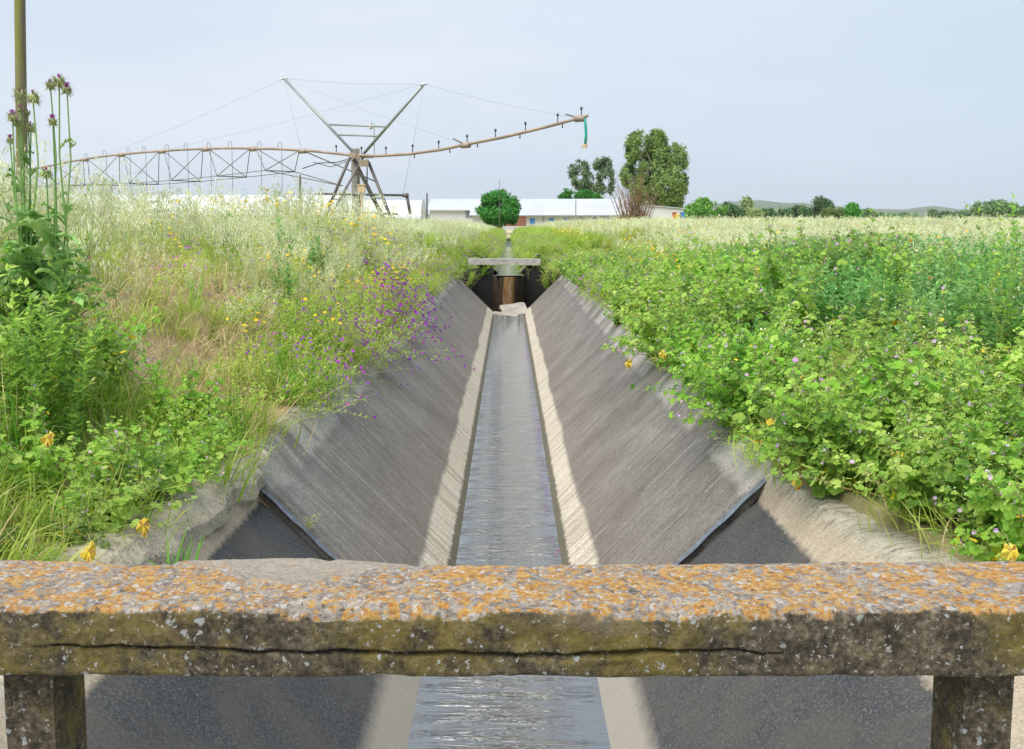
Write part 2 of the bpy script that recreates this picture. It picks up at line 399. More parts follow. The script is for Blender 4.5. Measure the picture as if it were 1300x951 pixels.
# parapet beam
m, t, b = new_mat('lichened_concrete')
g = N(t, 'ShaderNodeNewGeometry'); sn = N(t, 'ShaderNodeSeparateXYZ'); t.links.new(g.outputs['True Normal'], sn.inputs[0])
fi = noise(t, 75, 6, .75); md = noise(t, 14, 6, .7); bg_ = noise(t, 3.2, 5, .6); vo = noise(t, 85, 5, .7, mapscale=(.8, 1, 1))
agg = ramp(t, [(.36, (.10, .085, .072)), (.44, (.26, .22, .185)), (.52, (.43, .37, .32)), (.64, (.64, .58, .51))])
t.links.new(math_n(t, 'ADD', math_n(t, 'MULTIPLY', fi.outputs[0], .65), math_n(t, 'MULTIPLY', md.outputs[0], .35)), agg.inputs[0])
# white lichen blobs
def blobs(scale, thr, sc=(1, 1, 1)):
    vv = N(t, 'ShaderNodeTexVoronoi'); vv.inputs['Scale'].default_value = scale
    cc = N(t, 'ShaderNodeTexCoord'); mm = N(t, 'ShaderNodeMapping'); mm.inputs['Scale'].default_value = sc
    dn = noise(t, scale * 1.5, 3); 
    ad = mixc(t, .03, cc.outputs['Object'], dn.outputs['Color'], 'ADD')
    t.links.new(ad, mm.inputs[0]); t.links.new(mm.outputs[0], vv.inputs['Vector'])
    sc_ = N(t, 'ShaderNodeSeparateColor'); t.links.new(vv.outputs['Color'], sc_.inputs[0])
    rad = math_n(t, 'MULTIPLY', math_n(t, 'SUBTRACT', sc_.outputs[0], .35, True), thr)
    return math_n(t, 'LESS_THAN', vv.outputs['Distance'], rad)
# orange lichen: crusts of several sizes
b1 = math_n(t, 'MAXIMUM', math_n(t, 'MAXIMUM', blobs(13, 1.0), blobs(24, 1.1)), math_n(t, 'MAXIMUM', blobs(43, 1.15), blobs(75, 1.1)))
brk = ramp(t, [(.41, (0, 0, 0)), (.48, (1, 1, 1))]); t.links.new(math_n(t, 'ADD', math_n(t, 'MULTIPLY', vo.outputs[0], .7), math_n(t, 'MULTIPLY', bg_.outputs[0], .3)), brk.inputs[0])
orc = ramp(t, [(.38, (.50, .19, .02)), (.50, (.72, .34, .03)), (.62, (.74, .50, .12))]); t.links.new(fi.outputs[0], orc.inputs[0])
top = mixc(t, math_n(t, 'MULTIPLY', math_n(t, 'MULTIPLY', b1, brk.outputs[0]), .82), agg.outputs[0], orc.outputs[0])
top = mixc(t, math_n(t, 'MULTIPLY', blobs(70, .75), .85), top, (.70, .66, .62))
top = mixc(t, math_n(t, 'MULTIPLY', blobs(48, .45), .8), top, (.10, .085, .07))
# front face: dark crust with moss
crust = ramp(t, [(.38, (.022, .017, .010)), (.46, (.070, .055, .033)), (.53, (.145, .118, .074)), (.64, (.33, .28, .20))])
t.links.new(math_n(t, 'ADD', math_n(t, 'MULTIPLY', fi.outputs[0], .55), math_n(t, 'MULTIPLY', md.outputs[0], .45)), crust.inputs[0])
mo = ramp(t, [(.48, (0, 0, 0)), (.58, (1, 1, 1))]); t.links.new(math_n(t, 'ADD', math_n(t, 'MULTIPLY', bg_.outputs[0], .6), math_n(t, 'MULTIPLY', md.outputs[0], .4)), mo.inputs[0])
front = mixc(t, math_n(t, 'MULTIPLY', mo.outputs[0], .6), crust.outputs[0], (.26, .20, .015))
pn = noise(t, 2.3, 5, .65); pnr = ramp(t, [(.60, (0, 0, 0)), (.68, (1, 1, 1))]); t.links.new(pn.outputs[0], pnr.inputs[0])
front = mixc(t, math_n(t, 'MULTIPLY', pnr.outputs[0], .6), front, (.27, .22, .16))
front = mixc(t, math_n(t, 'MULTIPLY', blobs(34, .38), .85), front, (.50, .54, .55))
front = mixc(t, math_n(t, 'MULTIPLY', blobs(80, .50), .8), front, (.55, .56, .52))
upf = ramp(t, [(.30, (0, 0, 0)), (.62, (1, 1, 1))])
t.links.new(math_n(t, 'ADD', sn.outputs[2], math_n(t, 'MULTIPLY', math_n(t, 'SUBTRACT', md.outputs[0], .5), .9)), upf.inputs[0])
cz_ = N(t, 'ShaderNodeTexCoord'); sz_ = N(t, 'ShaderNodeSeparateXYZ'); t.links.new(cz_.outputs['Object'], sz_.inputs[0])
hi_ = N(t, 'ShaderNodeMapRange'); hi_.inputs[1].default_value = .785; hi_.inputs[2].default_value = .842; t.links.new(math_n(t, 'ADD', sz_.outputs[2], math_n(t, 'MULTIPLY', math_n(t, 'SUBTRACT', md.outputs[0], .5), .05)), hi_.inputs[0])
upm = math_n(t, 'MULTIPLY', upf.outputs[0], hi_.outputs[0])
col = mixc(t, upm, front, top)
# pale mortar patch on top
cc = N(t, 'ShaderNodeTexCoord'); s3 = N(t, 'ShaderNodeSeparateXYZ'); t.links.new(cc.outputs['Object'], s3.inputs[0])
px_ = math_n(t, 'ABSOLUTE', math_n(t, 'ADD', s3.outputs[0], .47)); 
pf = math_n(t, 'ADD', math_n(t, 'MULTIPLY', px_, 2.6), math_n(t, 'ADD', math_n(t, 'MULTIPLY', math_n(t, 'SUBTRACT', 2.24, s3.outputs[1]), 5.0), math_n(t, 'MULTIPLY', math_n(t, 'SUBTRACT', md.outputs[0], .5), .9)))
pr = ramp(t, [(.78, (1, 1, 1)), (.95, (0, 0, 0))]); t.links.new(pf, pr.inputs[0])
mort = ramp(t, [(.3, (.36, .31, .25)), (.7, (.58, .51, .43))]); t.links.new(fi.outputs[0], mort.inputs[0])
col = mixc(t, math_n(t, 'MULTIPLY', pr.outputs[0], math_n(t, 'MULTIPLY', upm, .9)), col, mort.outputs[0])
t.links.new(col, b.inputs['Base Color']); b.inputs['Roughness'].default_value = .9
bump(t, b, math_n(t, 'ADD', fi.outputs[0], math_n(t, 'MULTIPLY', md.outputs[0], .8)), 1.0, .02)
M['beam'] = m

# water
m, t, b = new_mat('canal_water')
w1 = noise(t, 1, 4, .62, mapscale=(1.5, 11, 1), dist=.3); w2 = noise(t, 1, 3, .6, mapscale=(3, 32, 1)); big = noise(t, .8, 2)
c = N(t, 'ShaderNodeTexCoord'); sp = N(t, 'ShaderNodeSeparateXYZ'); t.links.new(c.outputs['Object'], sp.inputs[0])
mid = N(t, 'ShaderNodeMapRange'); mid.inputs[1].default_value = .46; mid.inputs[2].default_value = .05
t.links.new(math_n(t, 'ABSOLUTE', sp.outputs[0]), mid.inputs[0])
wr_ = ramp(t, [(.50, (0, 0, 0)), (.66, (1, 1, 1))]); t.links.new(w1.outputs[0], wr_.inputs[0])
h = math_n(t, 'ADD', math_n(t, 'MULTIPLY', wr_.outputs[0], .45), math_n(t, 'MULTIPLY', w2.outputs[0], .35))
h = math_n(t, 'MULTIPLY', h, math_n(t, 'ADD', math_n(t, 'MULTIPLY', mid.outputs[0], .85), .15))
b.inputs['Base Color'].default_value = (.085, .095, .105, 1); b.inputs['Roughness'].default_value = .05; b.inputs['IOR'].default_value = 1.33
b.inputs['Metallic'].default_value = .0; b.inputs['Specular IOR Level'].default_value = 1.0
b.inputs['Coat Weight'].default_value = 1.0; b.inputs['Coat IOR'].default_value = 1.65; b.inputs['Coat Roughness'].default_value = .03
bp = N(t, 'ShaderNodeBump'); bp.inputs['Strength'].default_value = 1; bp.inputs['Distance'].default_value = .10
t.links.new(h, bp.inputs['Height']); t.links.new(bp.outputs[0], b.inputs['Normal']); t.links.new(bp.outputs[0], b.inputs['Coat Normal'])
M['water'] = m
M['stain_shade'] = simple('black_stained_shaded_concrete', (.009, .008, .007), .8, scale=4, var=.5, bmp=.3)  # near-black joins wet algae staining with the recess shade painted into the colour
m, t, b = new_mat('weir_concrete')
st = noise(t, 1, 5, .65, mapscale=(14, 14, 1.5)); r_ = ramp(t, [(.35, (.03, .022, .016)), (.6, (.09, .062, .042)), (.75, (.20, .17, .15))]); t.links.new(st.outputs[0], r_.inputs[0])
c = N(t, 'ShaderNodeTexCoord'); sp = N(t, 'ShaderNodeSeparateXYZ'); t.links.new(c.outputs['Object'], sp.inputs[0])
mr = N(t, 'ShaderNodeMapRange'); mr.inputs[1].default_value = .22; mr.inputs[2].default_value = .12
t.links.new(math_n(t, 'ABSOLUTE', math_n(t, 'ADD', sp.outputs[0], math_n(t, 'MULTIPLY', math_n(t, 'SUBTRACT', st.outputs[0], .5), .25))), mr.inputs[0])
br = ramp(t, [(.3, (.16, .075, .025)), (.55, (.34, .19, .08)), (.72, (.62, .55, .45))]); t.links.new(st.outputs[0], br.inputs[0])
t.links.new(mixc(t, mr.outputs[0], r_.outputs[0], br.outputs[0]), b.inputs['Base Color']); b.inputs['Roughness'].default_value = .45
M['weir'] = m
M['concrete'] = simple('grey_concrete', (.36, .34, .31), .85, scale=8, var=.3, bmp=.3)
M['rubble'] = simple('pale_rubble', (.30, .275, .235), .9, scale=5, var=.25, bmp=.5)
M['galv'] = simple('galvanised_steel', (.30, .33, .33), .5, .4, scale=1.5, var=.15)
M['rustpipe'] = simple('rusty_galvanised_pipe', (.36, .27, .22), .6, .2, scale=1.2, var=.25)
M['truss'] = simple('dull_steel_rod', (.16, .14, .13), .6, .3, scale=2, var=.25)
M['cable'] = simple('steel_cable', (.34, .36, .38), .5, .3)
M['hose'] = simple('black_hose', (.05, .055, .06), .6)
M['teal'] = simple('teal_hose', (.02, .34, .26), .5)
M['box'] = simple('peach_box', (.62, .42, .27), .6)
M['shade'] = simple('grey_cabinet', (.30, .24, .17), .7)
M['pole'] = None
m, t, b = new_mat('mossy_pole_wood')
gr = noise(t, 1, 5, .6, mapscale=(30, 30, .8)); mo = noise(t, 1, 4, .6, mapscale=(7, 7, .7))
a_ = ramp(t, [(.3, (.10, .08, .065)), (.7, (.24, .205, .16))]); t.links.new(gr.outputs[0], a_.inputs[0])
mr = ramp(t, [(.42, (0, 0, 0)), (.58, (1, 1, 1))]); t.links.new(mo.outputs[0], mr.inputs[0])
t.links.new(mixc(t, math_n(t, 'MULTIPLY', mr.outputs[0], .75), a_.outputs[0], (.20, .21, .03)), b.inputs['Base Color']); b.inputs['Roughness'].default_value = .9
bump(t, b, gr.outputs[0], .5, .01)
M['pole'] = m
M['white'] = simple('white_wall', (.55, .55, .54), .7, scale=.6, var=.04)
M['roof'] = None
m, t, b = new_mat('white_sheet_roof')
wv = N(t, 'ShaderNodeTexWave'); wv.inputs['Scale'].default_value = 1.2; c = N(t, 'ShaderNodeTexCoord'); t.links.new(c.outputs['Object'], wv.inputs[0])
no = noise(t, .35, 4); rr_ = ramp(t, [(.3, (.44, .46, .48)), (.7, (.52, .535, .55))]); t.links.new(no.outputs[0], rr_.inputs[0])
t.links.new(mixc(t, math_n(t, 'MULTIPLY', wv.outputs[0], .25), rr_.outputs[0], (.36, .38, .41)), b.inputs['Base Color']); b.inputs['Roughness'].default_value = .5
M['roof'] = m
M['film'] = simple('white_plastic_film', (.56, .57, .58), .35, scale=.5, var=.10)
M['blue'] = simple('blue_shutter', (.05, .22, .58), .5)
M['greydoor'] = simple('grey_door', (.16, .20, .25), .6)
M['gutter'] = simple('grey_gutter', (.28, .29, .31), .5)
M['red'] = M['red']
M['redpaint'] = simple('red_paint', (.50, .09, .05), .6)
M['yellowpaint'] = simple('yellow_paint', (.75, .55, .06), .6)
M['brick'] = simple('brown_tile', (.24, .10, .06), .8)
M['tyre'] = simple('tyre_rubber', (.03, .03, .03), .8)
m, t, b = new_mat('far_hill'); nn = noise(t, .004, 5); r_ = ramp(t, [(.35, (.07, .11, .06)), (.65, (.14, .17, .09))]); t.links.new(nn.outputs[0], r_.inputs[0]); t.links.new(r_.outputs[0], b.inputs['Base Color']); b.inputs['Roughness'].default_value = 1
M['hill'] = m

# ------------------------------------------------------------------ terrain
YJ = 6.77      # where the smooth lining begins
YC = 33.2      # check structure
def rim(y, s=1):
    y = np.asarray(y, float)
    r = np.where(y < YJ, 1.81 + (YJ - y) * np.where(np.asarray(s) < 0, .11, .23), 1.81)
    return r + (1.02 - 1.81) * ss(y, 35.2, 36.2)
def rimz(y): return .45 * ss(y, 35.0, 37.0)
def ground_z(x, y):
    x = np.asarray(x, float); y = np.asarray(y, float)
    d = np.abs(x) - rim(y, x)
    left = (1.15 - .30 * ss(y, 8, 20)) * ss(d, .15, 3.0) * (1 - .1 * ss(y, 60, 140)) - rimz(y) * ss(d, 0, 3)
    right = .42 * ss(d, .2, 3.5) + .15 * ss(y, 12, 40) * ss(d, .5, 4) - .35 * rimz(y) * ss(d, 0, 3)
    z = np.where(x < 0, left, right) + rimz(y)
    z = z + ss(d, .2, 1) * .07 * fbm(x * .9, y * .9, 3.3, 3)
    far = ss(np.hypot(x, y), 70, 220)
    z = z * (1 - far) + .55 * far
    return z
offs = np.concatenate([[0, .06, .15, .3, .5, .75, 1.0, 1.3, 1.6, 2.0, 2.5, 3.0, 3.6, 4.3, 5.2, 6.5, 8, 10, 12.5, 16, 20, 26, 34, 45, 60, 85, 120, 180, 300, 600, 1200, 2500, 5000, 9000]])
ys = np.concatenate([[-200, -40, -12, -4], np.arange(-2, 35, .35), np.arange(35, 37, .25), np.arange(37, 60, .8), [62, 66, 70, 76, 84, 92, 100, 112, 128, 129, 131, 150, 180, 230, 320, 500, 900, 1600, 3000, 6000, 9000]])
rows = []
for y in ys:
    rr0 = float(rim(y)); rl0 = float(rim(y, -1)); open_ = 2.0 < y < 129.5
    xs = np.concatenate([-(rl0 + offs)[::-1], [-(rl0 * .97), 0, rr0 * .97], rr0 + offs])
    zs = ground_z(xs, np.full_like(xs, y))
    k = len(offs)
    if open_:
        zs[k:k + 3] = -2.2
    if y < 2.0: zs[:] = np.where(np.abs(xs) < 30, np.minimum(zs, -.35), zs)
    rows.append(np.stack([xs, np.full_like(xs, y), zs], -1))
G = np.array(rows)
g_ob = link('ground', grid_mesh('ground', G, [M['ground']], flip=True)); tag(g_ob, kind='structure')

# far hills
def hills():
    n = 160; ang = np.linspace(R(-55), R(60), n)
    H = []
    for j, (dist, hh) in enumerate(((4200, 0), (4700, .6), (5600, 1), (6500, .3), (7600, 0))):
        h = (90 + 85 * fbm(ang * 9, j * .2, 5, 4)) * hh
        h = np.maximum(h * (.35 + .65 * ss(ang, R(-6), R(14))), 0) - (5 if hh == 0 else 0)
        H.append(np.stack([np.sin(ang) * dist, np.cos(ang) * dist, h], -1))
    return np.array(H)
tag(link('hills', grid_mesh('hills', hills(), [M['hill']])), kind='structure')

# ------------------------------------------------------------------ canal
def lining(side, y0, y1, cat_label):
    yy = np.arange(y0, y1 + .01, .06)
    tt = np.array([-.12, -.03, 0, .03, .08, .14, .2, .3, .5, .7, .9, 1.08, 1.2, 1.3, 1.4])  # depth under rim
    G = []
    for y in yy:
        x = 1.81 - tt + np.where(tt < .23, -(.23 - np.maximum(tt, 0)) * .10, 0)
        z = -tt.copy()
        x[0] = 1.95; z[0] = -.06; x[1] = 1.88; z[1] = .0; z[2] = .0; x[2] = 1.82
        x[3] = 1.78; z[3] = -.02
        bow = .012 * fbm(y * .6, tt * 2, side * 3.0, 3)
        x = x + bow; z = z + bow
        G.append(np.stack([side * x, np.full_like(x, y), z], -1))
    G = np.array(G)
    # closing end face towards the bridge and thickness
    back = G.copy(); back[..., 0] += side * .07; back[..., 2] -= .07
    a, b_ = G.shape[:2]
    V = np.concatenate([G.reshape(-1, 3), back.reshape(-1, 3)]); I = np.arange(a * b_).reshape(a, b_); J = I + a * b_
    Q = [np.stack([I[:-1, :-1], I[1:, :-1], I[1:, 1:], I[:-1, 1:]], -1).reshape(-1, 4)]
    Q.append(np.stack([I[0, :-1], I[0, 1:], J[0, 1:], J[0, :-1]], -1)); Q.append(np.stack([I[-1, :-1], J[-1, :-1], J[-1, 1:], I[-1, 1:]], -1))
    Q = np.concatenate(Q)
    if side < 0: Q = Q[:, ::-1]
    o = link('canal_lining', np_mesh('canal_lining', V, Q, [M['wall']], smooth=True))
    tag(o, cat_label, 'canal wall', 'sloping canal lining walls'); return o
lining(-1, YJ, YC, 'long sloping grey concrete canal wall under the bank with the purple flowers')
lining(1, YJ, YC, 'long sloping grey concrete canal wall under the bank of leafy mallows')

bed = MB(); bed.box((0, 20, -1.52), (1.0, 18.0, .1))
bed.build('canal_floor', M['stain_shade'])['kind'] = 'structure'
WZ = -1.35
wg = np.array([[(x, y, WZ) for x in (-1.0, -.5, 0, .5, 1.0)] for y in np.arange(2.2, 33.9, .5)])
w = link('water', grid_mesh('water', wg, [M['water']], flip=True)); tag(w, kind='structure')

def wing(side, label):
    yy = np.arange(2.25, YJ + .001, .025)
    s = np.linspace(0, 1, 70)
    G = []
    for y in yy:
        r0 = float(rim(y, side)) + .10
        # crest to (1.63,-.22): convex; then straight to the foot
        k = (YJ - y) / 4.5
        cx_ = np.array([r0 + .25, r0, r0 - .18 - .25 * k, 1.63 + .05, 1.58, .40]); cz = np.array([-.22, -.02, -.03 - .02 * k, -.24, -.30, -1.48])
        L = np.array([0, .10, .24, .46, .5, 1.0])
        x = np.interp(s, L, cx_); z = np.interp(s, L, cz)
        # slight smoothing of the corners
        for _ in range(3):
            x[1:-1] = (x[:-2] + 2 * x[1:-1] + x[2:]) / 4; z[1:-1] = (z[:-2] + 2 * z[1:-1] + z[2:]) / 4
        G.append(np.stack([side * x, np.full_like(x, y), z - .045], -1))
    G = np.array(G)
    X, Y, Z = G[..., 0], G[..., 1], G[..., 2]
    amp = .028 * ss(Z, -.32, -.15) + .006
    dsp = amp * fbm(X * 5, Y * 5, Z * 5 + side * 9, 5) + .012 * ss(Z, -.3, -.15) * fbm(X * 22, Y * 22, Z * 22, 3)
    G[..., 2] += dsp; G[..., 0] += side * dsp * .6
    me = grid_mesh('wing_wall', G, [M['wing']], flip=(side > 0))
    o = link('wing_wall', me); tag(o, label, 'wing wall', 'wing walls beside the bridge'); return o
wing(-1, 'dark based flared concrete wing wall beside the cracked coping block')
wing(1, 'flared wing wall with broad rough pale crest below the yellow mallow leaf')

def seal(side, label):
    mb = MB()
    pts = []
    for tt in np.linspace(.06, 1.42, 24):
        x = side * (1.81 - tt - .0); pts.append((x, tt))
    for i in range(len(pts) - 1):
        (x0, t0), (x1, t1) = pts[i], pts[i + 1]
        w0 = .055 + .012 * math.sin(i * 1.7); w1 = .055 + .012 * math.sin((i + 1) * 1.7)
        y0 = YJ - .004
        dz = -.028
        mb.add([(x0, y0, -t0 + dz), (x0, y0 - w0, -t0 + dz - .012), (x1, y0 - w1, -t1 + dz - .012), (x1, y0, -t1 + dz)], [(0, 1, 2, 3)])
    o = mb.build('joint_sealant', M['mastic']); tag(o, label, 'joint sealant', 'sealant strips at the wing wall joints'); return o
seal(-1, 'blue grey strip of joint sealant beside the cracked coping block')
seal(1, 'blue grey strip of joint sealant below the yellow mallow leaves')

# broken coping on the bank with the thistle
def rough_block(name, pts_fn, nu, nv, label, cat, amp=.02, mat='rough', seed=0, thick=.1):
    u = np.linspace(0, 1, nu); v = np.linspace(0, 1, nv)
    G = np.array([[pts_fn(a, b) for b in v] for a in u])
    X, Y, Z = G[..., 0].copy(), G[..., 1].copy(), G[..., 2].copy()
    d = amp * .6 * fbm(X * 9 + seed, Y * 9, Z * 9, 5) + amp * .45 * fbm(X * 34, Y * 34, Z * 34 + seed, 4)
    G[..., 2] += d; G[..., 0] += .6 * amp * fbm(X * 9, Y * 9 + seed, Z * 9 + 5, 4)
    o = link(name, grid_mesh(name, G, [M[mat]]), None)
    tag(o, label, cat); return o
def coping_pts(a, b):
    # a along the canal, b over the cross profile: back, top, top edge, broken face, underside
    y = YJ - .02 - a * 2.6
    r0 = float(rim(y, -1))
    edge = .17 + .06 * a + .10 * float(fbm(a * 5, 1.5, .5, 5))
    prof_x = [r0 + .35, r0 + .22, r0 + .02, r0 - edge * .55, r0 - edge, r0 - edge - .005, r0 - edge + .05]
    prof_z = [-.25, .03, .055, .035 - edge * .12, -edge * .55 + .02, -edge * .55 - .07, -edge * .55 - .13]
    t_ = b * 6
    return (-np.interp(t_, range(7), prof_x), y, float(np.interp(t_, range(7), prof_z)))
rough_block('coping_block', coping_pts, 220, 70, 'rough crumbling pale concrete coping with a broken edge under the grass', 'coping', .022)
def lip_pts(a, b):
    y = YJ + .03 - a * .11
    prof_x = [1.99, 1.95, 1.86, 1.80, 1.60, 1.585, 1.62]
    prof_z = [-.1, .035, .055, .02, -.185, -.235, -.26]
    t_ = b * 6
    return (-np.interp(t_, range(7), prof_x), y, float(np.interp(t_, range(7), prof_z)))
def solid_slab(name, c, h, rotz, tilt, label, cat, mat, sub=14, amp=.012, seed=0, rotx=0):
    """a broken slab: a subdivided box with ragged faces"""
    import bmesh
    bm = bmesh.new(); bmesh.ops.create_cube(bm, size=2)
    bmesh.ops.subdivide_edges(bm, edges=bm.edges[:], cuts=sub, use_grid_fill=True)
    co = np.array([v.co[:] for v in bm.verts])
    co = co * np.array(h)
    d = amp * fbm(co[:, 0] * 9 + seed, co[:, 1] * 9, co[:, 2] * 9, 4)
    nn = co / np.linalg.norm(co, axis=1, keepdims=True)
    co = co + nn * d[:, None]
    for v, q in zip(bm.verts, co): v.co = q
    me = bpy.data.meshes.new(name); bm.to_mesh(me); bm.free(); me.materials.append(M[mat])
    o = link(name, me, None, c); o.rotation_euler = (rotx, tilt, rotz)
    tag(o, label, cat); return o
solid_slab('coping_fragment', (-1.745, YJ - .03, -.045), (.155, .05, .026), 0, R(-44), 'small pale broken lip of coping jutting over the dark joint', 'coping fragment', 'rough', seed=3)

# ------------------------------------------------------------------ bridge and parapet beam
bd = MB(); bd.box((0, .45, -.15), (3.4, 1.55, .15)); tag(bd.build('bridge_deck', M['concrete']), 'grey concrete footbridge deck behind the lichened parapet beam', 'bridge deck')
def parapet():
    x = np.linspace(-2.0, 2.0, 1300)
    # section: front bottom -> front top -> back top -> back bottom
    sec = []
    y0, y1, zt, zb = 1.93, 2.225, .85, .705
    nf, ntop = 44, 50
    for k in np.linspace(0, 1, nf): sec.append((y0, zb + (zt - zb) * k))
    for k in np.linspace(0, 1, ntop)[1:]: sec.append((y0 + (y1 - y0) * k, zt))
    for k in np.linspace(0, 1, 10)[1:]: sec.append((y1, zt + (zb - zt) * k))
    for k in np.linspace(0, 1, 8)[1:]: sec.append((y1 + (y0 - y1) * k, zb))
    sec = np.array(sec)
    cy, cz = (y0 + y1) / 2, (zt + zb) / 2
    # round the arrises
    rr_ = .016
    def rnd_c(p):
        y, z = p
        yy = min(max(y, y0 + rr_), y1 - rr_); z2 = min(max(z, zb + rr_), zt - rr_)
        d = np.array((y - yy, z - z2)); L = np.linalg.norm(d)
        if L > rr_ and abs(d[0]) > 1e-6 and abs(d[1]) > 1e-6: d = d / L * rr_
        return (yy + d[0], z2 + d[1])
    sec = np.array([rnd_c(p) for p in sec])
    X = np.repeat(x[:, None], len(sec), 1); Yy = np.repeat(sec[None, :, 0], len(x), 0).copy(); Z = np.repeat(sec[None, :, 1], len(x), 0).copy()
    up = ss(Z, zt - .03, zt); topm = ss(Z, zt - .004, zt)
    fr = ss(Yy, y0 + .02, y0)          # 1 on the front face
    bk = ss(Yy, y1 - .05, y1)
    big = fbm(X * 2.2, Yy * 3, Z * 3, 4); sm = fbm(X * 12, Yy * 12, Z * 12, 4); ti = fbm(X * 45, Yy * 45, Z * 45, 3)
    dz = topm * (.006 * big + .006 * sm + .004 * ti)
    dz -= up * (.010 * ss(np.abs(X - .1), 1.3, .0)) * bk          # worn dip in the middle of the far arris
    chip = ss(fbm(X * 7, 4.0, 2.0, 6), .05, .5) * ss(Z, zt - .03, zt) * ss(Yy, y0 + .05, y0)
    dy = fr * (.006 * big + .005 * sm + .004 * ti) + chip * .014
    dz -= chip * .012
    dz += up * .012 * ss(np.abs(X + .47), .26, .05) * bk
    chipb = ss(fbm(X * 5, 9.0, 2.0, 4), .1, .4) * bk * up
    dz -= chipb * .010; dy2 = -chipb * .012
    # the crack wandering along the front face
    zc = zb + .063 - .012 * (X + .4) * .4 + .014 * fbm(X * 3.5, 1.1, 7.7, 5) + .008 * fbm(X * 18, 3.1, 7.7, 4)
    zc = zc - .018 * ss(X, -.9, -.1) + .014 * ss(X, -.1, .6)
    wdt = .0030 * ss(X, -.93, -.6) * ss(X, .56, .2) * (.8 + 1.1 * fbm(X * 9, 2.2, 4.4, 3)) + .0004
    on = ss(X, -.97, -.85) * ss(X, .60, .45)
    crack = on * fr * np.exp(-((Z - zc) / (wdt + .0012)) ** 2)
    ledge = on * fr * ss(zc - Z, 0, .004) * ss(zc - Z, .035, .004) * .0015 * ss(X, -.6, -.3)
    dy += crack * .022 - ledge
    und = ss(Z, zb + .02, zb) * .007 * fbm(X * 8, Yy * 8, 1, 4)
    G = np.stack([X, Yy + dy + dy2, Z + dz + und], -1)
    me = grid_mesh('parapet_beam', G, [M['beam']], flip=False, smooth=True)
    o = link('parapet_beam', me)
    tag(o, 'cracked concrete parapet beam with orange lichen crossing in front of the canal', 'parapet beam')
    for i, xx in enumerate((-.985, .985)):
        p = solid_slab('parapet_post', (xx, 2.08, .352), (.05, .075, .351), 0, 0,
                       ('mossy concrete post under the end of the beam near the thistles', 'mossy concrete post under the beam end near the pale wing wall')[i],
                       'parapet post', 'beam', 20, .006, i)
        p['group'] = 'posts under the parapet beam'
parapet()

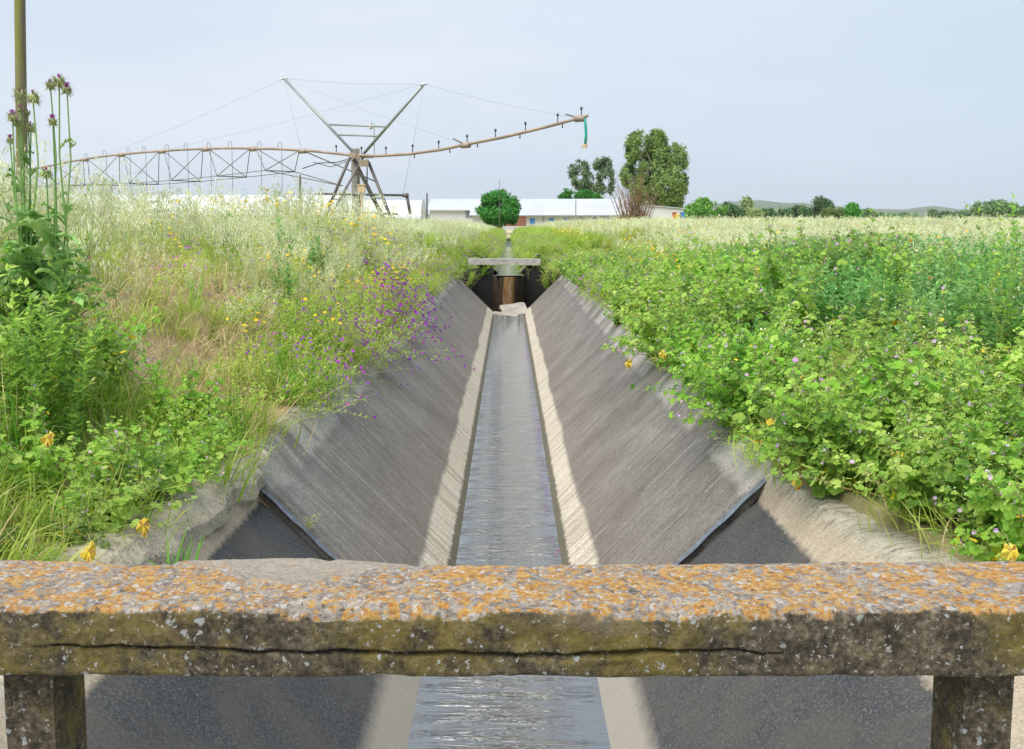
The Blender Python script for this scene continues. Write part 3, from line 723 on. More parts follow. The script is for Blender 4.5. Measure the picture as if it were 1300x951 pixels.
# ------------------------------------------------------------------ check structure
def check_structure():
    Y0, Y1 = YC, 36.3
    mb = MB()
    hb = P(646, 345, YC)[2]
    # chamber floor, side walls
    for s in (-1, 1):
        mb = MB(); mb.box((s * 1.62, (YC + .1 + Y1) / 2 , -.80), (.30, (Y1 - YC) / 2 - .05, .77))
        o = mb.build('chamber_wall', M['stain_shade'])
        tag(o, ('black chamber side wall, stained and with shade painted in, below the purple flowers', 'black chamber side wall, stained and with shade painted in, beside the pale mallow flowers')[s > 0], 'chamber wall', 'side walls of the weir chamber')
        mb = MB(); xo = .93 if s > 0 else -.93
        mb.box((xo, 35.9, -.78), (.40, .12, .76)); o = mb.build('head_wall', M['stain_shade'])
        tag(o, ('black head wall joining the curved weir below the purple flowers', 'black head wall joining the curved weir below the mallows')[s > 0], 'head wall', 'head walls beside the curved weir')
    # curved weir, bulging towards the bridge
    zt = P(646, 352, 34.4)[2]; zb = -1.55
    n = 40; V = []; Q = []
    mb = MB()
    for ro, ri in (((.56, .46)),):
        ring = []
        for k in range(n + 1):
            a = math.pi * k / n
            ca, sa = math.cos(a), math.sin(a)
            ring.append([(ro * ca, 35.8 - 1.35 * sa * (ro / .56), zb), (ro * ca, 35.8 - 1.35 * sa * (ro / .56), zt), (ri * ca, 35.8 - 1.25 * sa * (ro / .56), zt), (ri * ca, 35.8 - 1.25 * sa, zb)])
        verts = [q for r_ in ring for q in r_]
        fs = []
        for k in range(n):
            for j in range(3):
                fs.append((4 * k + j, 4 * (k + 1) + j, 4 * (k + 1) + j + 1, 4 * k + j + 1))
        mb.add(verts, fs)
    o = mb.build('curved_weir', M['weir'], smooth=False)
    o.location = (0, 0, 0)
    tag(o, 'curved dark concrete weir with a rusty wet streak down its middle', 'weir')
    fb = MB(); fb.box((0, (YC + Y1) / 2, -1.6), (1.5, (Y1 - YC) / 2, .1)); fb.build('chamber_floor', M['stain_shade'])['kind'] = 'structure'
    # footbridge plank
    a = P(595, 328, 33.6); c = P(686, 328, 33.6)
    zc = a[2] - .11
    o = solid_slab('footbridge_beam', ((a[0] + c[0]) / 2, 33.6, zc), ((c[0] - a[0]) / 2, .18, .10), 0, R(.35), 'narrow weathered concrete beam spanning the canal above the weir', 'footbridge beam', 'concrete', 16, .02, 6)
    # rubble
    solid_slab('rubble_slab', (.18, 32.9, -1.24), (.42, .35, .06), R(14), R(-6), 'pale broken slab leaning up below the curved weir', 'rubble slab', 'rubble', 10, .06, 8, rotx=R(26))
    solid_slab('rubble_slab', (-.10, 32.2, -1.33), (.42, .22, .05), R(-10), R(5), 'flat pale broken slab lying at the end of the water', 'rubble slab', 'rubble', 10, .06, 12, rotx=R(6))
    # upstream reach
    for s in (-1, 1):
        yy = np.arange(36.0, 128.9, .4); tt = np.array([-.1, 0, .2, .45, .75, .9])
        G = np.array([[(s * (1.02 - q - (0 if q >= 0 else -.0)), y, .47 - max(q, 0)) for q in tt] for y in yy])
        o = link('upper_canal_lining', grid_mesh('upper_canal_lining', G, [M['upwall']], flip=(s > 0)))
        tag(o, ('pale concrete wall of the narrow upper canal below the oats', 'pale concrete wall of the narrow upper canal below the green weeds')[s > 0], 'canal wall', 'walls of the upper canal')
    G = np.array([[(x, y, -.20) for x in (-.45, 0, .45)] for y in (34.6, 50, 80, 129)])
    tag(link('upper_water', grid_mesh('upper_water', G, [M['water']], flip=True)), kind='structure')
M['upwall'] = simple('upper_lining_concrete', (.22, .205, .18), .85, scale=2, var=.25)
check_structure()
# small far check box
mb = MB()
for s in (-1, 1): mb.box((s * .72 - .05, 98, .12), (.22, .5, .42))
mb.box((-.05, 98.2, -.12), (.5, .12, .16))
o = mb.build('far_check_box', M['stain_shade']); tag(o, 'small dark concrete check box across the far end of the canal', 'check box')
mb = MB(); mb.box((-.05, 97.4, .50), (.8, .12, .07)); o = mb.build('plank', M['concrete']); tag(o, 'thin grey plank over the small dark far check box', 'plank')

# ------------------------------------------------------------------ irrigation machine
def irrigator():
    root = empty('pivot_irrigator', (-7.4, 50, 1.0))
    tag(root, 'long rusty pipe irrigation machine on a steel leg tower with V masts', 'irrigation machine')
    inv = -np.array(root.location)
    def B(mb, name, mat, parent=root, smooth=True):
        mb.v = [tuple(np.array(q) + inv) for q in mb.v]
        return mb.build(name, mat, parent, smooth=smooth)
    # depth along the line as a function of pixel x
    def D(px):
        # x = x6+3.25n, y = 50-2.65n ; solve for n
        k = (px - CX) / F * 1.0
        n = (k * 50 + 7.54) / (3.25 + k * 2.65)
        return 50 - 2.65 * n
    pipe_px = [(18, 221), (50, 213), (90, 205), (130, 198.5), (180, 193.5), (230, 190), (290, 188), (350, 189), (400, 192), (446, 197), (480, 198), (520, 195.5), (560, 190), (591, 183.5), (640, 174), (690, 162), (720, 154), (746, 147)]
    pts = [P(x, y, D(x)) for x, y in pipe_px]
    mb = MB(); mb.tube(pts, .068, 8); B(mb, 'pipe', M['rustpipe'])
    xs = [p[0] for p in pipe_px]
    def pipe_at(px):
        y = float(np.interp(px, xs, [p[1] for p in pipe_px])); return P(px, y, D(px))
    # couplers (collars)
    for px in (108, 154, 205, 261, 321, 384, 591, 736):
        p = pipe_at(px); mb = MB(); mb.tube([p + (-.18, .14, -.03), p + (.18, -.14, -.03)], .13, 8); B(mb, 'collar', M['rustpipe'])
    # truss: nodes in front of and behind the pipe
    hubs = [25, 66, 108, 154, 205, 261, 321]
    along = np.array((3.25, -2.65, 0)); along /= np.linalg.norm(along); perp = np.array((along[1], -along[0], 0)) * -1
    Fs, Bs = [], []
    for i in range(len(hubs)):
        h0 = pipe_at(hubs[i]); h1 = pipe_at(hubs[i + 1]) if i + 1 < len(hubs) else pipe_at(384)
        drop = (1.2, 1.5, 1.75, 1.85, 1.75, 1.5, 1.1)[i]
        cnt = h0 * .45 + h1 * .55; lo = cnt - np.array((0, 0, drop))
        f, bk = lo + perp * -.95, lo + perp * .95
        mb = MB()
        for q in (f, bk):
            mb.tube([h0 + along * .25, q], .022, 5); mb.tube([h1 - along * .25, q], .022, 5); 
        mb.tube([f, bk], .03, 5)
        B(mb, 'truss_frame', M['truss']); Fs.append(f); Bs.append(bk)
    for L in (Fs, Bs):
        mb = MB(); mb.tube(L, .019, 5); B(mb, 'truss_rod', M['truss'])
    mb = MB()
    j = pipe_at(384) - (0, 0, .2)
    for q in (Fs[-1], Bs[-1]): mb.tube([q, P(435, 236, 50.3)], .025, 5)
    mb.tube([pipe_at(384), P(478, 231, 50)], .03, 5)
    B(mb, 'truss_rod', M['truss'])
    # drop hoses with goosenecks
    for px, yb in ((108, 258), (131, 258), (161, 258), (181, 258), (210, 247), (234, 258), (263, 247), (290, 245), (327, 245), (353, 246)):
        p = pipe_at(px); q = P(px, yb, D(px)); mb = MB()
        mb.tube([p, p + (0, 0, .25), p + (.06, 0, .36), p + (.14, 0, .36), p + (.19, 0, .25), (p[0] + .17, p[1], q[2] + .3), (p[0] + .1, p[1], q[2])], .012, 5); B(mb, 'drop_hose', M['hose'])
    # upright sprinklers
    for px in (427, 459, 490, 524, 557, 593, 629, 667, 708, 738):
        p = pipe_at(px); mb = MB(); mb.tube([p, p + (0, 0, .42)], .022, 5); mb.tube([p + (0, 0, .30), p + (0, 0, .40)], .05, 6); B(mb, 'sprinkler', M['hose'])
    for px in (526, 571, 606, 660, 714):
        p = pipe_at(px); mb = MB(); mb.tube([p, p - (0, 0, .22)], .03, 5); B(mb, 'drain_plug', M['truss'])
    # masts
    hd = P(456, 194, 50)
    lt, rt = P(361, 100, 52.4), P(538, 107, 47.8)
    hl = P(452, 197, 50.1); hr = P(462, 195, 49.9)
    for a, b_ in ((lt, hl), (rt, hr)):
        mb = MB(); mb.tube([a, b_], .07, 7); m_ = B(mb, 'mast', M['galv'])
        mb = MB(); mb.tube([a + (-.15, 0, -.02), a + (.15, 0, .02)], .05, 6); mb.v = [tuple(np.array(q) + inv) for q in mb.v]; c_ = mb.build('mast_cap', M['galv']); c_.parent = m_
    def on(a, b_, t_): return a * (1 - t_) + b_ * t_
    for ta, tb in (((159 - 100) / 97., (160 - 107) / 88.), ((172 - 100) / 97., (172 - 107) / 88.)):
        mb = MB(); mb.tube([on(lt, hl, ta), on(rt, hr, tb)], .045, 6); B(mb, 'mast_brace', M['galv'])
    # cables
    for a, b_, r_ in ((lt, pipe_at(130), .013), (lt, rt, .012), (rt, pipe_at(734), .013), (rt, pipe_at(205), .012), (lt, pipe_at(591), .012), (lt, P(383, 190, 52), .012), (rt, P(512, 245, 49), .012)):
        mid_ = (a + b_) / 2 - np.array((0, 0, .12)); mb = MB(); mb.tube([a, mid_, b_], r_ * .5, 4); B(mb, 'cable', M['cable'])
    # short struts at the couplers of the overhang
    for px, e in ((591, (575, 176)), (736, (718, 145))):
        p = pipe_at(px); mb = MB(); mb.tube([p, P(e[0], e[1], p[1] + .3)], .03, 5); B(mb, 'strut', M['truss'])
    # tower legs
    def foot(px, py, Y): return P(px, py, Y)
    legs = [((444, 200), (408, 288), 50.6), ((462, 198), (413, 284), 49.2), ((449, 202), (491, 288), 50.6), ((468, 206), (500, 288), 49.2)]
    ft = []
    for i, (a, e, Y) in enumerate(legs):
        A_ = P(a[0], a[1], 50); E = P(e[0], e[1], Y); E[2] = 1.0 + .45
        mb = MB(); mb.tube([A_, E], (.075, .06, .10, .075)[i], 6); B(mb, 'leg', M['truss']); ft.append((A_, E))
    for (i, j, t_) in ((0, 1, .62), (2, 3, .58)):
        mb = MB(); mb.tube([ft[i][0] * (1 - t_) + ft[i][1] * t_, ft[j][0] * (1 - t_) + ft[j][1] * t_], .03, 5); B(mb, 'cross_brace', M['truss'])
    mb = MB(); mb.tube([P(400, 246, 50), P(516, 248, 50)], .065, 6); mb.tube([P(516, 246, 50), P(521, 272, 50)], .075, 6); mb.box(P(515, 248, 50), (.14, .1, .1)); B(mb, 'base_beam', M['truss'])
    mb = MB(); mb.tube([P(420, 268, 49.8), P(505, 272, 49.8)], .05, 6); B(mb, 'axle', M['truss'])
    for px in (412, 496):
        c0 = P(px, 285, 49.8); c0[2] = 1.0 + .42
        mb = MB()
        ring = 24; vs_ = []
        for k in range(ring):
            a = 2 * math.pi * k / ring
            for dy, rr in ((-.12, .40), (-.09, .45), (.09, .45), (.12, .40)):
                vs_.append((c0[0] + rr * math.cos(a), c0[1] + dy, c0[2] + rr * math.sin(a)))
        fs = [(4 * k + j, 4 * ((k + 1) % ring) + j, 4 * ((k + 1) % ring) + j + 1, 4 * k + j + 1) for k in range(ring) for j in range(3)]
        mb.add(vs_, fs)
        for dy in (-.14, .14):
            mb.add([(c0[0] + .40 * math.cos(2 * math.pi * k / ring), c0[1] + dy, c0[2] + .40 * math.sin(2 * math.pi * k / ring)) for k in range(ring)], [tuple(range(ring))])
        B(mb, 'wheel', M['tyre'], smooth=False)
    for dx in (-1.3, 1.3):
        e0 = pipe_at(24); mb = MB(); mb.tube([e0, (e0[0] + dx * .75, e0[1] + dx * .9, .75)], .05, 6); B(mb, 'leg', M['truss'])
    # hub cabinet and wires
    mb = MB(); mb.box(P(462, 207, 49.6), (.22, .15, .16)); B(mb, 'control_box', M['shade'], smooth=False)
    mb = MB(); mb.box(P(462, 199.5, 49.8), (.45, .10, .05)); mb.box(P(448, 197, 49.8), (.16, .12, .12)); B(mb, 'head_bracket', M['rustpipe'], smooth=False)
    mb = MB(); mb.tube([P(470, 200, 49.6), P(475, 200, 49.6), P(475, 158, 49.6), P(472.5, 154.5, 49.6), P(471, 160, 49.6)], .022, 5); B(mb, 'sensor_tube', M['galv'])
    mb = MB(); mb.tube([P(471, 159, 49.6), P(471, 164, 49.6)], .07, 8); B(mb, 'sensor_bulb', M['box'])
    mb = MB(); mb.tube([P(446, 201, 50), P(428, 206, 50.8), P(405, 207, 51.5), P(384, 214, 52)], .025, 5); mb.tube([P(446, 203, 50), P(420, 212, 51), P(398, 206, 51.5)], .02, 5); B(mb, 'wiring', M['hose'])
    mb = MB(); mb.tube([P(456, 203, 49.8), P(454, 240, 49.9)], .02, 5); mb.tube([P(466, 212, 49.8), P(466, 232, 49.8)], .03, 5); B(mb, 'wiring', M['hose'])
    # end hose
    e = pipe_at(742)
    mb = MB(); mb.tube([e, P(743.5, 160, e[1]), P(744, 172, e[1]), P(743, 184, e[1])], .055, 8); h_ = B(mb, 'end_hose', M['teal'])
    mb = MB(); mb.tube([P(743, 183, e[1]), P(743, 188, e[1])], .09, 8); mb.tube([P(743, 187, e[1]), P(737, 185.5, e[1])], .03, 5)
    mb.v = [tuple(np.array(q) + inv) for q in mb.v]; w_ = mb.build('hose_weight', M['box']); w_.parent = h_
irrigator()
# concrete riser post with box
p = P(451, 188, 50.9)
mb = MB(); zt = p[2]
mb.tube([(p[0], 50.9, 1.0), (p[0], 50.9, zt - .3), (p[0] , 50.9, zt - .05), (p[0], 50.9, zt)], [.23, .21, .21, .15], 10)
o = mb.build('concrete_post', M['concrete']); tag(o, 'pale round concrete post standing behind the irrigation tower legs', 'concrete post')
mb = MB(); mb.box((0, 0, .16), (.17, .14, .17)); mb.box((0, 0, .35), (.20, .17, .02)); mb.tube([(0, 0, -1.4), (0, 0, 0)], .05, 6)
q = P(459, 244, 49.5); o = mb.build('meter_box', M['box'], loc=tuple(q)); tag(o, 'small peach coloured meter box on a post among the tower legs', 'meter box')

# ------------------------------------------------------------------ poles
def pole(px_top, px_bot, Y, r, ztop_px, label, mat, cat='pole', name='utility_pole'):
    a = P(px_top, ztop_px, Y); b_ = P(px_bot, 290, Y)
    gz = float(ground_z(b_[0], Y))
    mb = MB(); n = 14
    top = a[2]; pts = [(b_[0] + (a[0] - b_[0]) * k / n, Y, gz - .2 + (top - gz + .2) * k / n) for k in range(n + 1)]
    mb.tube(pts, [r * (1.06 - .14 * k / n) for k in range(n + 1)], 12)
    o = mb.build(name, M[mat], smooth=True); tag(o, label, cat); return o
pole(23, 27, 22, .112, -170, 'tall mossy wooden pole rising high behind the thistles', 'pole', name='wooden_pole')
pole(381, 381, 40, .045, 222, 'short thin dark stake standing beside the tower legs', 'truss', 'stake', 'stake')
pole(542, 542, 60, .05, 245, 'thin grey pole at the gap before the long white shed', 'truss', 'pole', 'thin_pole')
pole(731, 731, 100, .055, 253, 'thin pale pole in front of the white shed roof', 'galv', 'pole', 'thin_pole')
pole(634, 634, 115, .03, 228, 'thin wire aerial above the dark round tree', 'truss', 'aerial', 'aerial')

# ------------------------------------------------------------------ buildings
def shed():
    Y = 135.0
    root = empty('farm_shed', (0, Y, .55)); inv = -np.array(root.location)
    tag(root, 'long low farm shed with white sheet roof and small blue windows', 'shed')
    a = P(606, 272, Y); c = P(806, 272, Y)
    x0, x1 = P(600, 270, Y)[0], P(801, 270, Y)[0]
    ze = P(646, 272.5, Y)[2]; zr = P(646, 252.5, Y + 9)[2]
    def B(mb, name, mat, par=root): 
        mb.v = [tuple(np.array(q) + inv) for q in mb.v]; return mb.build(name, mat, par)
    mb = MB(); mb.box(((x0 + x1) / 2, Y + 9, (.3 + ze) / 2), ((x1 - x0) / 2, 9, (ze - .3) / 2))
    for xx in (x0, x1): mb.add([(xx, Y, ze), (xx, Y + 18, ze), (xx, Y + 9, zr - .05)], [(0, 1, 2)])
    B(mb, 'wall', M['white'])
    mb = MB(); th = .12
    for s in (-1, 1):
        ya, yb = Y + 9, Y + 9 + s * 9.6
        V = [(x0 - .4, ya, zr), (x1 + .4, ya, zr), (x1 + .4, yb, ze - .05), (x0 - .4, yb, ze - .05)]
        mb.add(V + [(a_, b_, c_ - th) for a_, b_, c_ in V], [(0, 1, 2, 3), (7, 6, 5, 4), (0, 4, 5, 1), (1, 5, 6, 2), (2, 6, 7, 3), (3, 7, 4, 0)])
    rf = B(mb, 'roof', M['roof'])
    mb = MB(); mb.tube([(x0 - .4, Y - .68, ze - .12), (x1 + .4, Y - .68, ze - .12)], .09, 6); B(mb, 'gutter', M['gutter'])
    for px in (676, 700, 719, 754, 775):
        w_ = P(px, 279, Y); mb = MB(); zc = (1.5 + .15)
        mb.box((w_[0], Y - .03, ze - .85), (.30, .05, .36)); wn = B(mb, 'window', M['blue'])
        mb = MB(); mb.box((w_[0], Y - .05, ze - 1.26), (.36, .09, .035)); mb.v = [tuple(np.array(q) + inv) for q in mb.v]; s_ = mb.build('sill', M['white']); s_.parent = wn
    for px in (690, 737, 765): 
        w_ = P(px, 279, Y); mb = MB(); mb.tube([(w_[0], Y - .08, .5), (w_[0], Y - .08, ze - .2)], .05, 6); B(mb, 'downpipe', M['gutter'])
shed()
def shed2():
    Y = 150.0
    root = empty('storage_shed', (0, Y, .55)); inv = -np.array(root.location)
    tag(root, 'pale roofed shed with one dark door half hidden by the round tree', 'shed')
    x0, x1 = P(546, 270, Y)[0], P(612, 270, Y)[0]; ze = P(646, 266, Y)[2]; zr = P(646, 252.5, Y + 8)[2]
    def B(mb, name, mat, par=root): 
        mb.v = [tuple(np.array(q) + inv) for q in mb.v]; return mb.build(name, mat, par)
    mb = MB(); mb.box(((x0 + x1) / 2, Y + 8, (.3 + ze) / 2), ((x1 - x0) / 2, 8, (ze - .3) / 2))
    for xx in (x0, x1): mb.add([(xx, Y, ze), (xx, Y + 16, ze), (xx, Y + 8, zr - .05)], [(0, 1, 2)])
    B(mb, 'wall', M['white'])
    mb = MB()
    for s in (-1, 1):
        V = [(x0 - .4, Y + 8, zr), (x1 + .4, Y + 8, zr), (x1 + .4, Y + 8 + s * 8.5, ze - .04), (x0 - .4, Y + 8 + s * 8.5, ze - .04)]
        mb.add(V + [(a_, b_, c_ - .12) for a_, b_, c_ in V], [(0, 1, 2, 3), (7, 6, 5, 4), (0, 4, 5, 1), (1, 5, 6, 2), (2, 6, 7, 3), (3, 7, 4, 0)])
    B(mb, 'roof', M['roof'])
    w_ = P(596, 270, Y); mb = MB(); mb.box((w_[0], Y - .04, ze - .65), (.55, .06, .5)); B(mb, 'door', M['greydoor'])
shed2()
def greenhouse(x0px, x1px, Y, ytop, bays, label, name='greenhouse'):
    root = empty(name, (0, Y, .55)); inv = -np.array(root.location); tag(root, label, 'greenhouse', 'white plastic greenhouses')
    x0, x1 = P(x0px, 260, Y)[0], P(x1px, 260, Y)[0]; zt = P(646, ytop, Y)[2]
    zg = .4; wl = 4.0; arc = []
    for k in range(13):
        a = math.pi * k / 12; arc.append((Y + wl - wl * math.cos(a), zg + 1.2 + (zt - zg - 1.2) * math.sin(a)))
    arc = [(Y, zg)] + arc + [(Y + 2 * wl, zg)]
    mb = MB(); V = [(x0, a, b_) for a, b_ in arc] + [(x1, a, b_) for a, b_ in arc]; n = len(arc)
    mb.add(V, [(i, i + 1, n + i + 1, n + i) for i in range(n - 1)] + [tuple(range(n))[::-1], tuple(range(n, 2 * n))])
    mb.v = [tuple(np.array(q) + inv) for q in mb.v]; mb.build('film_cover', M['film'], root)
    for k in range(bays + 1):
        xx = x0 + (x1 - x0) * k / bays
        mb = MB(); mb.tube([(xx, a - (.03 if i < 7 else -.03), b_ + .02) for i, (a, b_) in enumerate(arc)], .035, 5)
        mb.v = [tuple(np.array(q) + inv) for q in mb.v]; mb.build('hoop', M['galv'], root)
    mb = MB(); mb.box(((x0 + x1) / 2, Y - .06, zg + .35), ((x1 - x0) / 2, .04, .04)); mb.v = [tuple(np.array(q) + inv) for q in mb.v]; mb.build('base_rail', M['gutter'], root)
greenhouse(40, 428, 105, 246, 6, 'long white plastic greenhouse behind the truss of the irrigation machine')
greenhouse(434, 534, 125, 253, 2, 'short white plastic greenhouse beyond the tower legs')
# white annex, drum and low wall by the big eucalyptus
Y = 128
root = empty('white_annex', (0, Y, .55)); inv = -np.array(root.location); tag(root, 'small white lean-to building beside the big eucalyptus', 'annex')
a, c = P(826, 262, Y), P(868, 266, Y)
mb = MB(); mb.add([(a[0], Y, .3), (c[0], Y, .3), (c[0], Y, c[2]), (a[0], Y, a[2]), (a[0], Y + 5, .3), (c[0], Y + 5, .3), (c[0], Y + 5, c[2]), (a[0], Y + 5, a[2])],
        [(0, 1, 2, 3), (5, 4, 7, 6), (1, 5, 6, 2), (4, 0, 3, 7), (4, 5, 1, 0)])
mb.v = [tuple(np.array(q) + inv) for q in mb.v]; mb.build('wall', M['white'], root)
mb = MB(); V = [(a[0] - .2, Y - .2, a[2] + .05), (c[0] + .2, Y - .2, c[2] + .05), (c[0] + .2, Y + 5.2, c[2] + .05), (a[0] - .2, Y + 5.2, a[2] + .05)]
mb.add(V + [(x, y, z + .1) for x, y, z in V], [(3, 2, 1, 0), (4, 5, 6, 7), (0, 1, 5, 4), (1, 2, 6, 5), (2, 3, 7, 6), (3, 0, 4, 7)])
mb.v = [tuple(np.array(q) + inv) for q in mb.v]; mb.build('roof', M['roof'], root)
def panel(px0, px1, py0, py1, Y, mat, name, label, cat, hy=.15):
    a, c = P(px0, py0, Y), P(px1, py1, Y)
    mb = MB(); mb.box((0, 0, 0), ((c[0] - a[0]) / 2, hy, (a[2] - c[2]) / 2)); mb.box((0, -.02, (a[2] - c[2]) / 2), ((c[0] - a[0]) / 2 + .06, hy + .04, .05))
    o = mb.build(name, M[mat], loc=((a[0] + c[0]) / 2, Y, (a[2] + c[2]) / 2)); tag(o, label, cat); return o
panel(864, 868, 270, 287, 120, 'blue', 'water_tank', 'slim blue tank standing at the corner of the white annex', 'tank', .4)
panel(857, 863, 273, 287, 120, 'yellowpaint', 'yellow_drum', 'yellow drum standing beside the slim blue tank', 'drum', .3)
panel(854, 858, 270, 287, 121, 'redpaint', 'red_post', 'red painted post next to the yellow drum', 'post', .2)
panel(640, 668, 275, 287, 128, 'brick', 'tiled_lean_to', 'low brown tiled lean-to behind the round tree', 'lean-to', 1.0)
panel(776, 788, 278, 290, 112, 'redpaint', 'red_crate', 'red crate by the foot of the bare shrub', 'crate', .4)

# ------------------------------------------------------------------ trees
def leaf_cloud(blobs, n, size, mats_n=1, drop=0.0, aspect=1.6, seed=1, flat=.0):
    """leaf sprays spread through the volume of a few lobes: returns V, Q"""
    rg = np.random.default_rng(seed)
    w = np.array([b[3] * b[4] * b[5] for b in blobs]) ** .8; w = w / w.sum()
    pick = rg.choice(len(blobs), n, p=w); B_ = np.array(blobs, float)[pick]
    d = rg.normal(size=(n, 3)); d /= np.linalg.norm(d, axis=1, keepdims=True)
    rad = rg.uniform(.45, 1.06, n) ** .6
    c = B_[:, :3] + d * rad[:, None] * B_[:, 3:6]
    fq = .9 / max(1., .004 * 150 * size / .12); nz_ = fbm(c[:, 0] * fq + seed, c[:, 1] * fq, c[:, 2] * fq, 2)
    keep = nz_ > -.10
    c = c[keep]; d = d[keep]; n = len(c)
    # each spray: a few leaves
    k = 5
    c = np.repeat(c, k, 0) + rg.normal(size=(n * k, 3)) * size * .9
    N_ = np.repeat(d, k, 0) + rg.normal(size=(n * k, 3)) * .8; N_ /= np.linalg.norm(N_, axis=1, keepdims=True)
    a = np.cross(N_, rg.normal(size=(n * k, 3))); a /= np.linalg.norm(a, axis=1, keepdims=True)
    if drop: a[:, 2] -= drop; a /= np.linalg.norm(a, axis=1, keepdims=True)
    b_ = np.cross(N_, a); s = size * rg.uniform(.5, 1.2, (n * k, 1))
    V = np.stack([c - a * s * aspect, c + b_ * s * .55, c + a * s * aspect, c - b_ * s * .55], 1).reshape(-1, 3)
    return V, np.arange(len(V)).reshape(-1, 4)
def tree(name, px, Y, base_py, lobes, leaf, n, size, label, bark='bark', group=None, trunk_r=.3, seed=1, drop=0., cat='tree', stems=1):
    """lobes in photo pixels: (px, py, rx, ry) given their own depth spread"""
    base = P(px, base_py, Y); base[2] = float(ground_z(base[0], Y)) - .1
    o = empty(name, tuple(base)); tag(o, label, cat, group)
    sc = Y / F; rg = random.Random(seed)
    bl = []
    for lx, ly, rx, ry in lobes:
        dy = rg.uniform(-.55, .55) * rx * sc * 1.6
        q = P(lx, ly, Y); bl.append((q[0] - base[0], dy, q[2] - base[2], rx * sc, rx * sc * .95, ry * sc))
    V, Q = leaf_cloud(bl, n, size, seed=seed, drop=drop)
    link('crown', np_mesh('crown', V, Q, [M[leaf]]), o)
    mb = MB()
    top = max(b_[2] for b_ in bl)
    for s_ in range(stems):
        ox = (s_ - (stems - 1) / 2) * trunk_r * 2.2
        tp = (np.mean([b_[0] for b_ in bl]) * .7 + ox * 3, 0, top * .75)
        mb.tube([(ox, 0, 0), (ox * 1.5 + trunk_r * .3, 0, top * .25), (ox * 2, trunk_r * .3, top * .5), tp], [trunk_r, trunk_r * .8, trunk_r * .55, trunk_r * .2], 8)
    for b_ in bl:
        st = (tp[0] * .5, 0, min(top * .45, b_[2] * .6))
        md_ = ((st[0] + b_[0]) / 2, b_[1] * .4, (st[2] + b_[2]) / 2 + .1 * abs(b_[0]))
        mb.tube([st, md_, (b_[0], b_[1], b_[2])], [trunk_r * .4, trunk_r * .25, trunk_r * .08], 6)
    mb.build('trunk', M[bark], o, smooth=True)
    return o
tree('eucalyptus_tree', 832, 150, 283, [(806, 190, 13, 18), (800, 222, 12, 16), (815, 240, 16, 18), (833, 180, 13, 14), (836, 205, 22, 22), (858, 205, 12, 22), (845, 235, 22, 24), (866, 235, 8, 16), (824, 215, 16, 22), (812, 176, 14, 9), (850, 258, 20, 14), (834, 172, 8, 6)],
     'euca', 9500, .20, 'tallest eucalyptus with a broad grey green crown beside the white annex', 'bark_pale', 'eucalyptus trees by the shed', .45, 3, .5, stems=2)
tree('eucalyptus_tree', 752, 165, 283, [(735, 214, 12, 10), (740, 230, 14, 12), (765, 210, 11, 10), (768, 228, 11, 16), (752, 242, 14, 8), (727, 218, 7, 8), (773, 240, 7, 7)],
     'euca_grey', 3000, .19, 'slighter open crowned eucalyptus rising behind the shed roof', 'bark_pale', 'eucalyptus trees by the shed', .28, 4, .5, stems=2)
tree('round_tree', 633, 118, 283, [(633, 260, 18, 13), (620, 260, 12, 10), (648, 258, 11, 9), (628, 250, 12, 8), (641, 248, 9, 7), (655, 265, 6, 6), (610, 266, 6, 7), (620, 277, 11, 8), (647, 277, 10, 8), (634, 279, 14, 8), (616, 251, 6, 5), (620, 270, 12, 10), (648, 271, 10, 9), (636, 272, 18, 12), (628, 278, 14, 8)],
     'round', 5200, .12, 'dense dark green round tree in front of the white shed', group=None, seed=5, trunk_r=.2)
tree('bushy_tree', 728, 160, 283, [(722, 246, 10, 7), (740, 248, 12, 6), (756, 252, 10, 5), (713, 250, 5, 4)], 'round', 1800, .16, 'low dark green bushy tree behind the shed roof', seed=6)
row = [
 (884, 190, [(880, 268, 12, 10), (893, 264, 12, 12), (904, 268, 12, 10), (915, 266, 10, 9), (872, 273, 7, 7)], 'bushgreen', 1500, 'bright green spreading tree next to the white annex'),
 (930, 230, [(922, 266, 9, 8), (936, 270, 10, 8)], 'far', 600, 'dark low tree just past the bright green spreading tree'),
 (953, 240, [(950, 262, 7, 12), (957, 270, 9, 8)], 'euca_grey', 500, 'thin olive coloured tree with a feathery top in the far row'),
 (972, 250, [(968, 270, 7, 8), (976, 271, 8, 7), (984, 273, 5, 5)], 'far', 500, 'small dark conical tree beside the feathery olive tree'),
 (1010, 260, [(1000, 270, 10, 8), (1016, 270, 10, 8)], 'far', 700, 'wide dark green tree left of the tallest far row tree'),
 (1044, 290, [(1040, 258, 10, 9), (1050, 263, 10, 9), (1036, 268, 9, 8)], 'far', 700, 'bluish tree standing tallest in the far row'),
 (1062, 250, [(1054, 272, 9, 7), (1066, 272, 9, 6)], 'euca', 500, 'olive green low tree below the tallest bluish tree'),
 (1083, 230, [(1082, 266, 8, 7), (1084, 273, 9, 7)], 'round', 600, 'compact dark green tree ending the dense part of the row'),
 (1104, 350, [(1098, 272, 8, 6), (1110, 275, 9, 4)], 'far', 400, 'pale bluish tree trailing off past the compact dark tree'),
 (1140, 420, [(1130, 276, 14, 4), (1150, 276, 14, 4)], 'far', 400, 'low distant hedge-like tree on the open field edge'),
 (1200, 500, [(1190, 273, 12, 6), (1212, 275, 16, 5)], 'far', 600, 'distant tree over the oats before the large hazy clump'),
 (1250, 520, [(1242, 266, 14, 9), (1262, 264, 14, 10), (1280, 268, 14, 9), (1230, 273, 10, 6), (1300, 270, 14, 8)], 'far', 1400, 'large hazy blue tree clump above the oats at the frame edge'),
]
